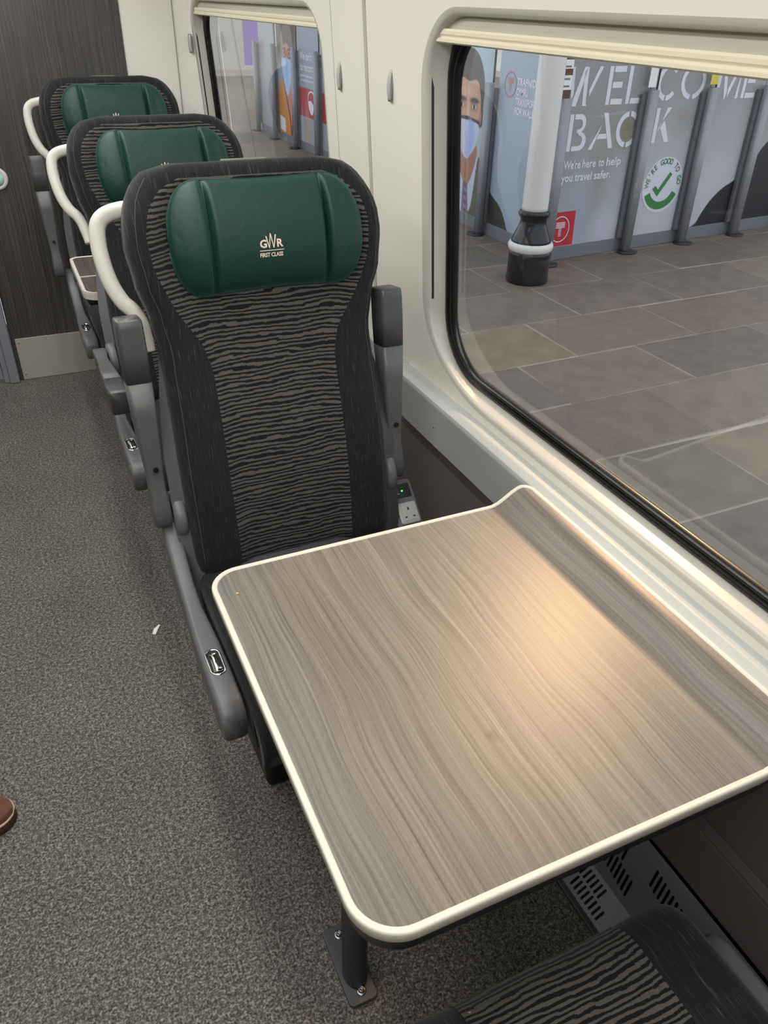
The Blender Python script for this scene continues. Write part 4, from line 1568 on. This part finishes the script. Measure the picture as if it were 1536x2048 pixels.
def logo(parent, pl, ca, cz, r, ringm, name='round_logo', dirn=1, d=0.004):
    b = B()
    n = 40
    o = [(ca + r * math.cos(2 * math.pi * k / n), cz + r * 1.05 * math.sin(2 * math.pi * k / n)) for k in range(n)]
    i = [(ca + (r - 0.007) * math.cos(2 * math.pi * k / n), cz + (r - 0.007) * 1.05 * math.sin(2 * math.pi * k / n)) for k in range(n)]
    b.grid([[pl(a, z, d) for a, z in o], [pl(a, z, d) for a, z in i]], cv=True)
    # T made of stacked bars
    z = cz + r * 0.56
    for k in range(4):
        h = r * 0.075
        b.add([pl(ca - r * 0.48, z, d), pl(ca + r * 0.48, z, d), pl(ca + r * 0.48, z - h, d), pl(ca - r * 0.48, z - h, d)], [(0, 1, 2, 3)])
        z -= r * 0.125
    for k in range(6):
        h = r * 0.05
        b.add([pl(ca - r * 0.16, z, d), pl(ca + r * 0.16, z, d), pl(ca + r * 0.16, z - h, d), pl(ca - r * 0.16, z - h, d)], [(0, 1, 2, 3)])
        z -= r * 0.115
    return b.make(name, ringm, parent)


rs = strokes([[(-0.03, 0.010), (0.265, 0.010), (0.258, 0.268), (-0.03, 0.268)]], pl1, 0.003).make('red_square', REDL, PA1)
logo(rs, pl1, 0.118, 0.138, 0.094, WHITEL, d=0.0045)

# green tick badge
def disc(pl, ca, cz, ra, rz, d, n=48):
    return B().add([pl(ca + ra * math.cos(2 * math.pi * k / n), cz + rz * math.sin(2 * math.pi * k / n), d) for k in range(n)], [tuple(range(n))])


bd = disc(pl2, 1.172, 0.385, 0.225, 0.215, 0.003).make('tick_badge', mat('badge_white', (214, 216, 228), 0.5), PA2)
b = strokes([[(1.062, 0.362), (1.092, 0.385), (1.128, 0.352), (1.232, 0.482), (1.262, 0.462), (1.132, 0.300)], arcband(1.172, 0.395, 0.205, 0.20, 0.060, 205, 332, 30)], pl2, 0.005)
b.make('tick_mark', GREENL, bd)
msg = "WE'RE GOOD TO GO"
bw = [B(), B(), B(), B()]
rad = 0.162
for k, ch in enumerate(msg):
    if ch == ' ':
        continue
    b = bw[msg[:k].count(' ')]
    an = R(182 - 184 * (k + 0.5) / len(msg))
    vs, fs = text_geo(ch, 0.062, 0.001, align='CENTER')
    ca, sa = math.cos(an - math.pi / 2), math.sin(an - math.pi / 2)
    b.add([pl2(1.172 + rad * math.cos(an) + x * 0.8 * ca - y * sa, 0.385 + rad * math.sin(an) + x * 0.8 * sa + y * ca, 0.005) for x, y in vs], fs)
for b in bw:
    b.make('lettering', GREENL, bd)


def hoarding_post(p, un, nn, zt, label, name='hoarding_post'):
    """p base point on the panel line, un along, nn outwards (to the viewer)"""
    po = empty(name, (p.x, p.y, PZ), label, 'post', GP)
    loc = lambda a, d, z: (un.x * a + nn.x * d, un.y * a + nn.y * d, z)
    rows = []
    for z in (0.004, zt - PZ + 0.0):
        rows.append([loc(0.043 * math.copysign(abs(math.cos(a)) ** 0.5, math.cos(a)) + 0.01, 0.058 + 0.03 * math.copysign(abs(math.sin(a)) ** 0.7, math.sin(a)), z) for a in [2 * math.pi * k / 20 for k in range(20)]])
    B().grid(rows, cv=True, cap0=True, cap1=True).make('tube', POSTM, po, True)
    vs_ = [loc(a, d, z) for a in (-0.075, 0.062) for d in (0.007, 0.034) for z in (0.11, zt - PZ - 0.03)]
    B().add(vs_, [(0, 1, 3, 2), (4, 6, 7, 5), (0, 4, 5, 1), (2, 3, 7, 6), (0, 2, 6, 4), (1, 5, 7, 3)]).make('clamp_strip', WINGM, po, False, 0.002)
    rows = [[loc(0.01 + r_ * math.cos(2 * math.pi * k / 24), 0.086 + r_ * 0.8 * math.sin(2 * math.pi * k / 24), z) for k in range(24)] for r_, z in ((0.09, 0.0), (0.09, 0.010), (0.06, 0.016))]
    B().grid(rows, cv=True, cap0=True, cap1=True).make('foot', FOOTM, po, True)
    return po


for k, u in enumerate(POST_U[:4]):
    lab = ['grey hoarding post between WEL and the tick badge panel', 'grey hoarding post right of the tick badge, under the yellow notice', 'grey hoarding post in front of the dark jacket print', 'grey hoarding post beyond the dark jacket print'][k]
    hoarding_post(AO + AU * u, AU, AN, 1.092, lab)
hoarding_post(AO + AU * (-0.05) + AN * 0.0, AU, AN, 1.062, 'grey hoarding corner post behind the column')

# notices hanging above the posts
def notice(u, d, z0, z1, wd, m, label, lines=0):
    o = plate('notice', [(-wd / 2, 0), (wd / 2, 0), (wd / 2, z1 - z0), (-wd / 2, z1 - z0)], 0.004, m, None, to3=lambda a, b, c: tuple(AU * a + AN * c + Vector((0, 0, b))))
    o.location = onA(u, z0, d)
    tag(o, label, 'notice', 'notices on the hoarding')
    if lines:
        for k in range(lines):
            zz = (z1 - z0) * (0.25 + 0.5 * k / max(1, lines - 1))
            B().add([tuple(AU * a + AN * 0.0045 + Vector((0, 0, zz + h))) for a, h in ((-wd * 0.3, -0.006), (wd * 0.3, -0.006), (wd * 0.3, 0.006), (-wd * 0.3, 0.006))], [(0, 1, 2, 3)]).make('marking', NOTEG, o)
    return o


notice(0.79, 0.05, 1.110, 1.30, 0.075, PAPERW, 'white notice hanging above the post between WEL and CO', 0)
notice(1.455, 0.06, 1.115, 1.36, 0.085, YELLOWN, 'yellow notice hanging above the post right of the badge')
notice(-0.065, 0.062, 1.115, 1.205, 0.09, PAPERW, 'lower white notice in the gap between column and hoarding', 2)
notice(-0.065, 0.062, 1.245, 1.30, 0.09, PAPERW, 'upper white notice in the gap between column and hoarding', 1)
TIMBER = mat('timber_brown', (104, 72, 58), 0.7)
o = plate('sign_strip', [(-0.05, 0), (0.05, 0), (0.05, 0.9), (-0.05, 0.9)], 0.016, TIMBER, None, to3=lambda a, b, c: tuple(AU * a + AN * c + Vector((0, 0, b))))
o.location = onA(-0.065, 1.063, 0.045)
tag(o, 'brown timber strip with two white notices above the corner post behind the column', 'strip')
# slim dark hanger rods above the first two posts
for u, lab in ((0.862, 'thin dark rod beside the white notice above the hoarding post'), (1.512, 'thin dark rod beside the yellow notice above the hoarding post')):
    o = B().tube([(0, 0, 0), (0, 0, 0.9)], 0.006, 8).make('hanger_rod', FOOTM)
    o.location = onA(u, 1.09, 0.04)
    tag(o, lab, 'rod', 'hanger rods')

# ------------------------------------------------------------------ hoarding along the platform (left run)
YP = [6.165, 6.98, 7.8, 8.6, 9.4, 10.21, 11.035, 11.93, 12.76]


def paintB(A, Z):
    p = Pic(A, Z, (160, 174, 190))
    p.lay(np.clip((A - 6.1) / 0.5, 0, 1) * (A < 9), (182, 212, 214), 0.9)
    p.lay(np.clip((0.4 - Z) / 0.6, 0, 1) * (A < 6.2), (150, 178, 200), 0.6)
    p.lay((A > 9) * 1.0, (150, 158, 168), 0.85)
    # --- the man in a jacket, shirt and tie, masked
    if A.min() < 8:
        p.poly(curve([(7.2, -0.1), (7.15, 0.15), (6.95, 0.32), (6.74, 0.40), (6.45, 0.42), (6.25, 0.38), (6.10, 0.25), (5.92, 0.16), (5.80, 0.02), (5.74, -0.12)]), (56, 58, 52))
        p.poly(curve([(6.78, 0.45), (6.80, 0.30), (6.66, 0.06), (6.52, -0.02), (6.40, 0.10), (6.33, 0.32), (6.36, 0.48), (6.55, 0.40)]), (196, 204, 226))
        p.poly(curve([(6.70, 0.55), (6.70, 0.42), (6.56, 0.24), (6.50, 0.24), (6.40, 0.42), (6.40, 0.58)]), (168, 122, 104))
        p.poly([(6.585, 0.26), (6.50, 0.26), (6.46, 0.02), (6.52, -0.06), (6.58, 0.02)], (116, 96, 124))
        for zz in (0.20, 0.13, 0.06, 0.0):
            p.ell(6.53, zz, 0.03, 0.014, (168, 156, 186), 0.5, 0.7, 20)
        p.poly(curve([(6.95, 0.40), (6.80, 0.46), (6.66, 0.06), (6.56, -0.10), (7.1, -0.1)]), (44, 46, 42))
        p.poly(curve([(6.30, 0.47), (6.36, 0.46), (6.42, 0.08), (6.54, -0.10), (6.1, -0.1), (6.18, 0.30)]), (98, 100, 86))
        # hair and head
        p.poly(curve([(6.84, 0.90), (6.86, 1.10), (6.78, 1.24), (6.60, 1.30), (6.44, 1.24), (6.34, 1.08), (6.33, 0.88), (6.36, 0.72), (6.80, 0.74)]), (84, 78, 74))
        p.poly(curve([(6.80, 1.03), (6.70, 1.075), (6.58, 1.055), (6.46, 1.07), (6.40, 1.00), (6.37, 0.86), (6.39, 0.70), (6.46, 0.60), (6.60, 0.52), (6.72, 0.60), (6.80, 0.74), (6.82, 0.90)]), (198, 156, 134))
        p.ell(6.60, 0.98, 0.12, 0.05, (222, 182, 160), 1.2, 0.7)
        p.ell(6.585, 0.83, 0.030, 0.07, (220, 176, 154), 1.0, 0.8)
        p.ell(6.37, 0.80, 0.022, 0.05, (180, 130, 112), 0.4)
        for ex in (6.695, 6.480):
            p.ell(ex, 0.915, 0.070, 0.020, (70, 58, 52), 0.7, 0.95)
            p.ell(ex, 0.870, 0.060, 0.032, (146, 106, 92), 1.0, 0.8)
            p.ell(ex, 0.868, 0.036, 0.016, (216, 206, 198), 0.5)
            p.ell(ex, 0.868, 0.017, 0.018, (52, 44, 42), 0.5)
        p.poly([(6.83, 0.775), (6.58, 0.790), (6.37, 0.770), (6.38, 0.735), (6.58, 0.757), (6.83, 0.742)], (52, 50, 56))
        p.poly(curve([(6.83, 0.745), (6.58, 0.758), (6.38, 0.735), (6.40, 0.60), (6.46, 0.52), (6.56, 0.455), (6.68, 0.54), (6.80, 0.64)]), (198, 202, 224))
        p.poly(curve([(6.56, 0.755), (6.47, 0.748), (6.44, 0.62), (6.50, 0.50), (6.56, 0.47)]), (164, 176, 232), 0.03, 0.8)
        p.poly([(6.83, 0.742), (6.70, 0.75), (6.60, 0.46), (6.78, 0.60)], (184, 188, 206), 0.03, 0.6)
    # --- the woman in an orange jacket, masked, with glasses
    if A.max() > 10.9:
        p.ell(11.5, 1.25, 0.45, 0.40, (48, 42, 40), 0.5, 0.9)
        p.poly(curve([(11.95, -0.05), (11.90, 0.4), (11.78, 0.62), (11.50, 0.70), (11.24, 0.66), (11.10, 0.45), (11.02, 0.1), (11.0, -0.05)]), (206, 134, 62))
        p.poly([(11.40, 0.65), (11.22, 0.66), (11.08, 0.45), (11.0, -0.05), (11.25, -0.05), (11.30, 0.35)], (190, 84, 62), 0.05, 0.9)
        p.poly(curve([(11.62, 0.72), (11.56, 0.45), (11.42, 0.22), (11.32, 0.5), (11.28, 0.78)]), (200, 128, 116))
        p.poly([(11.66, 0.70), (11.63, 0.70), (11.38, 0.24), (11.33, -0.05), (11.38, -0.05), (11.42, 0.22)], (92, 60, 48))
        p.poly([(11.24, 0.75), (11.21, 0.75), (11.27, 0.25), (11.33, -0.05), (11.37, -0.05), (11.32, 0.25)], (92, 60, 48))
        p.poly(curve([(11.70, 0.80), (11.70, 1.10), (11.62, 1.28), (11.45, 1.34), (11.26, 1.26), (11.20, 1.05), (11.22, 0.80)]), (126, 114, 104))
        p.poly(curve([(11.63, 0.80), (11.63, 1.00), (11.57, 1.08), (11.44, 1.10), (11.34, 1.05), (11.28, 0.95), (11.28, 0.75), (11.45, 0.62)]), (204, 150, 138))
        for ex in (11.57, 11.36):
            p.ell(ex, 0.985, 0.085, 0.062, (96, 50, 46), 0.3, 0.9)
            p.ell(ex, 0.985, 0.066, 0.045, (190, 140, 130), 0.4, 0.95)
            p.ell(ex, 0.985, 0.025, 0.02, (70, 50, 48), 0.6)
        p.poly(curve([(11.68, 0.91), (11.45, 0.925), (11.26, 0.90), (11.28, 0.74), (11.42, 0.52), (11.52, 0.50), (11.64, 0.72)]), (172, 196, 232))
        p.ell(11.47, 0.78, 0.05, 0.12, (140, 172, 222), 1.0, 0.6)
        p.poly([(11.84, 0.04), (11.62, 0.02), (11.62, 0.19), (11.84, 0.22)], (220, 226, 238))
    # --- the pale skin-toned print further along, and the dim figure at the end
    if A.max() > 9 and A.min() < 11.1:
        p.poly([(11.0, 0.645), (9.0, 0.645), (9.0, 0.31), (11.0, 0.31)], (176, 52, 64))
        p.ell(10.72, 0.12, 0.10, 0.30, (186, 158, 142), 1.0, 0.8)
        p.ell(10.90, 0.12, 0.05, 0.30, (196, 196, 206), 1.0, 0.6)
    if A.max() > 12:
        p.poly([(11.96, 0.05), (12.10, 0.05), (12.06, 0.5), (11.96, 0.55)], (206, 150, 90), 0.04, 0.7)
        p.ell(12.1, 0.62, 0.14, 0.10, (120, 130, 146), 1.0, 0.7, 40)
    return p.C


ends = [5.28] + YP
labB = ['hoarding panel just left of the column, with round pale logo and two-language title', 'hoarding panel with the upper half of a masked man in shirt and tie',
        'hoarding panel hidden behind the pillar, next to the masked man', 'plain hoarding panel behind the pillar', 'hoarding panel behind the pillar, near the red band',
        'hoarding panel at the pillar edge with the end of the red band', 'hoarding panel with red band and white masked head symbol', 'hoarding panel with the masked woman in an orange jacket', 'hoarding panel at the far end with a faint pink logo']
for k in range(9):
    ya, yb = ends[k] + (0.05 if k else 0), ends[k + 1] - 0.05
    if k in (2, 3, 4):
        # these three show nothing through the windows: kept as plain boards in one line
        pass
    pn = empty('hoarding', (BX, (ya + yb) / 2, PZ), labB[k], 'hoarding panel', GB)
    M = Matrix.Translation(-Vector(pn.location))
    plb = (lambda M: (lambda a, z, d=0.0: tuple(M @ Vector(onBp(a, z, d)))))(M)
    q = B().add([plb(a, z, d) for a in (ya, yb) for z in (0.0, 2.0) for d in (-0.02, -0.001)], [(0, 1, 3, 2), (4, 6, 7, 5), (0, 4, 5, 1), (2, 3, 7, 6), (0, 2, 6, 4), (1, 5, 7, 3)])
    q.make('board', WINGM, pn)
    print_sheet('printed_vinyl', lambda a, z: plb(a, z, 0.001), ya, yb, 0.005, 1.50, paintB, pn, 0.0075 if k < 2 else 0.011)
    q = B().add([plb(a, z, d) for a in (ends[k], ends[k + 1]) for z in (-0.10, 0.005) for d in (-0.03, 0.003)], [(0, 1, 3, 2), (4, 6, 7, 5), (0, 4, 5, 1), (2, 3, 7, 6), (0, 2, 6, 4), (1, 5, 7, 3)])
    q.make('kick_rail', RAILM, pn, False, 0.003)
    if k == 0:
        logo(pn, plb, 5.945, 1.082, 0.085, PINKL, dirn=-1)
        b = B()
        for j, tx in enumerate(('TRAFNIDIAETH', 'CYMRU', 'TRANSPORT', 'FOR WALES')):
            put_text(b, tx, 0.072, plb, 5.848, 1.085 - 0.068 * j, fit=(0.52, 0.20, 0.36, 0.36)[j] * 0.82, dirn=-1, bold=0.002)
        b.make('lettering', WHITEL, pn)
    if k == 6:
        b = B()
        put_text(b, "We can't wait", 0.12, plb, 10.93, 0.955, fit=0.66, dirn=-1, bold=0.002)
        put_text(b, 'to reconnect.', 0.12, plb, 10.93, 0.835, fit=0.66, dirn=-1, bold=0.002)
        b.make('lettering', WHITEL, pn)
        b = B()
        for zz, ln in ((0.765, 0.55), (0.715, 0.50)):
            for j in range(7):
                a = 10.92 - ln * j / 7
                b.add([plb(a, zz, 0.003), plb(a - ln / 9, zz, 0.003), plb(a - ln / 9, zz + 0.022, 0.003), plb(a, zz + 0.022, 0.003)], [(0, 1, 2, 3)])
        b.make('small_print', WHITEL2, pn)
        # head outline with mask
        hd_o = curve([(10.63, 0.60), (10.52, 0.625), (10.44, 0.60), (10.42, 0.53), (10.44, 0.45), (10.50, 0.36), (10.58, 0.37), (10.63, 0.42), (10.66, 0.52)], 6)
        hd_i = curve([(10.615, 0.585), (10.52, 0.608), (10.455, 0.585), (10.437, 0.53), (10.455, 0.46), (10.51, 0.375), (10.57, 0.385), (10.615, 0.43), (10.642, 0.52)], 6)
        b = B().grid([[plb(a, z, 0.003) for a, z in hd_o], [plb(a, z, 0.003) for a, z in hd_i]], cv=True)
        b.add([plb(a, z, 0.0032) for a, z in ((10.64, 0.50), (10.56, 0.515), (10.46, 0.475), (10.46, 0.42), (10.505, 0.35), (10.57, 0.36), (10.63, 0.42))], [tuple(range(7))])
        b.make('masked_head_symbol', WHITEL, pn)
    if k == 8:
        logo(pn, plb, 12.55, 0.98, 0.10, PINKL, dirn=-1)
for k, y in enumerate(YP):
    lab = ['grey hoarding post beside the masked man, left of the column', 'grey hoarding post hidden by the pillar, next to the masked man', 'grey hoarding post behind the pillar, middle of the run', 'grey hoarding post behind the pillar, beyond the middle', 'grey hoarding post behind the pillar, near the red band', 'grey hoarding post across the red band panel edge, beside the pillar', 'grey hoarding post between the orange jacket and red band', 'grey hoarding post on the far side of the orange jacket', 'grey hoarding post at the far end of the run'][k]
    hoarding_post(Vector((BX, y, 0)), Vector((0, -1, 0)), Vector((-1, 0, 0)), 1.075, lab)

# purple-white screen far down the platform, and an added orange panel imitating a reflection
o = plate('display_screen', [(-0.45, 0), (0.45, 0), (0.45, 0.9), (-0.45, 0.9)], 0.05, PURPLE, None, to3=lambda a, b, c: (a, -c, b))
o.location = (4.95, 16.0, 0.55)
tag(o, 'purple display board beyond the far end of the hoarding', 'display board')
B().box(0.08, 0.30, -0.055, -0.051, 0.08, 0.80).make('display_panel', PAPERW, o)
B().box(-0.03, 0.03, -0.03, 0.03, PZ - 0.55, 0.1).make('stand', FOOTM, o)
o = plate('orange_stand_in', [(-0.30, 0), (0.30, 0), (0.34, 1.1), (-0.34, 1.1)], 0.02, ORANGE, None, to3=lambda a, b, c: (a, -c, b))
o.location = (3.55, 17.0, 0.30)
tag(o, 'orange panel added left of the display board, standing in for a window reflection', 'orange_stand_in')
B().box(-0.03, 0.03, 0.0, 0.04, PZ - 0.30, 1.1).make('stand', FOOTM, o)
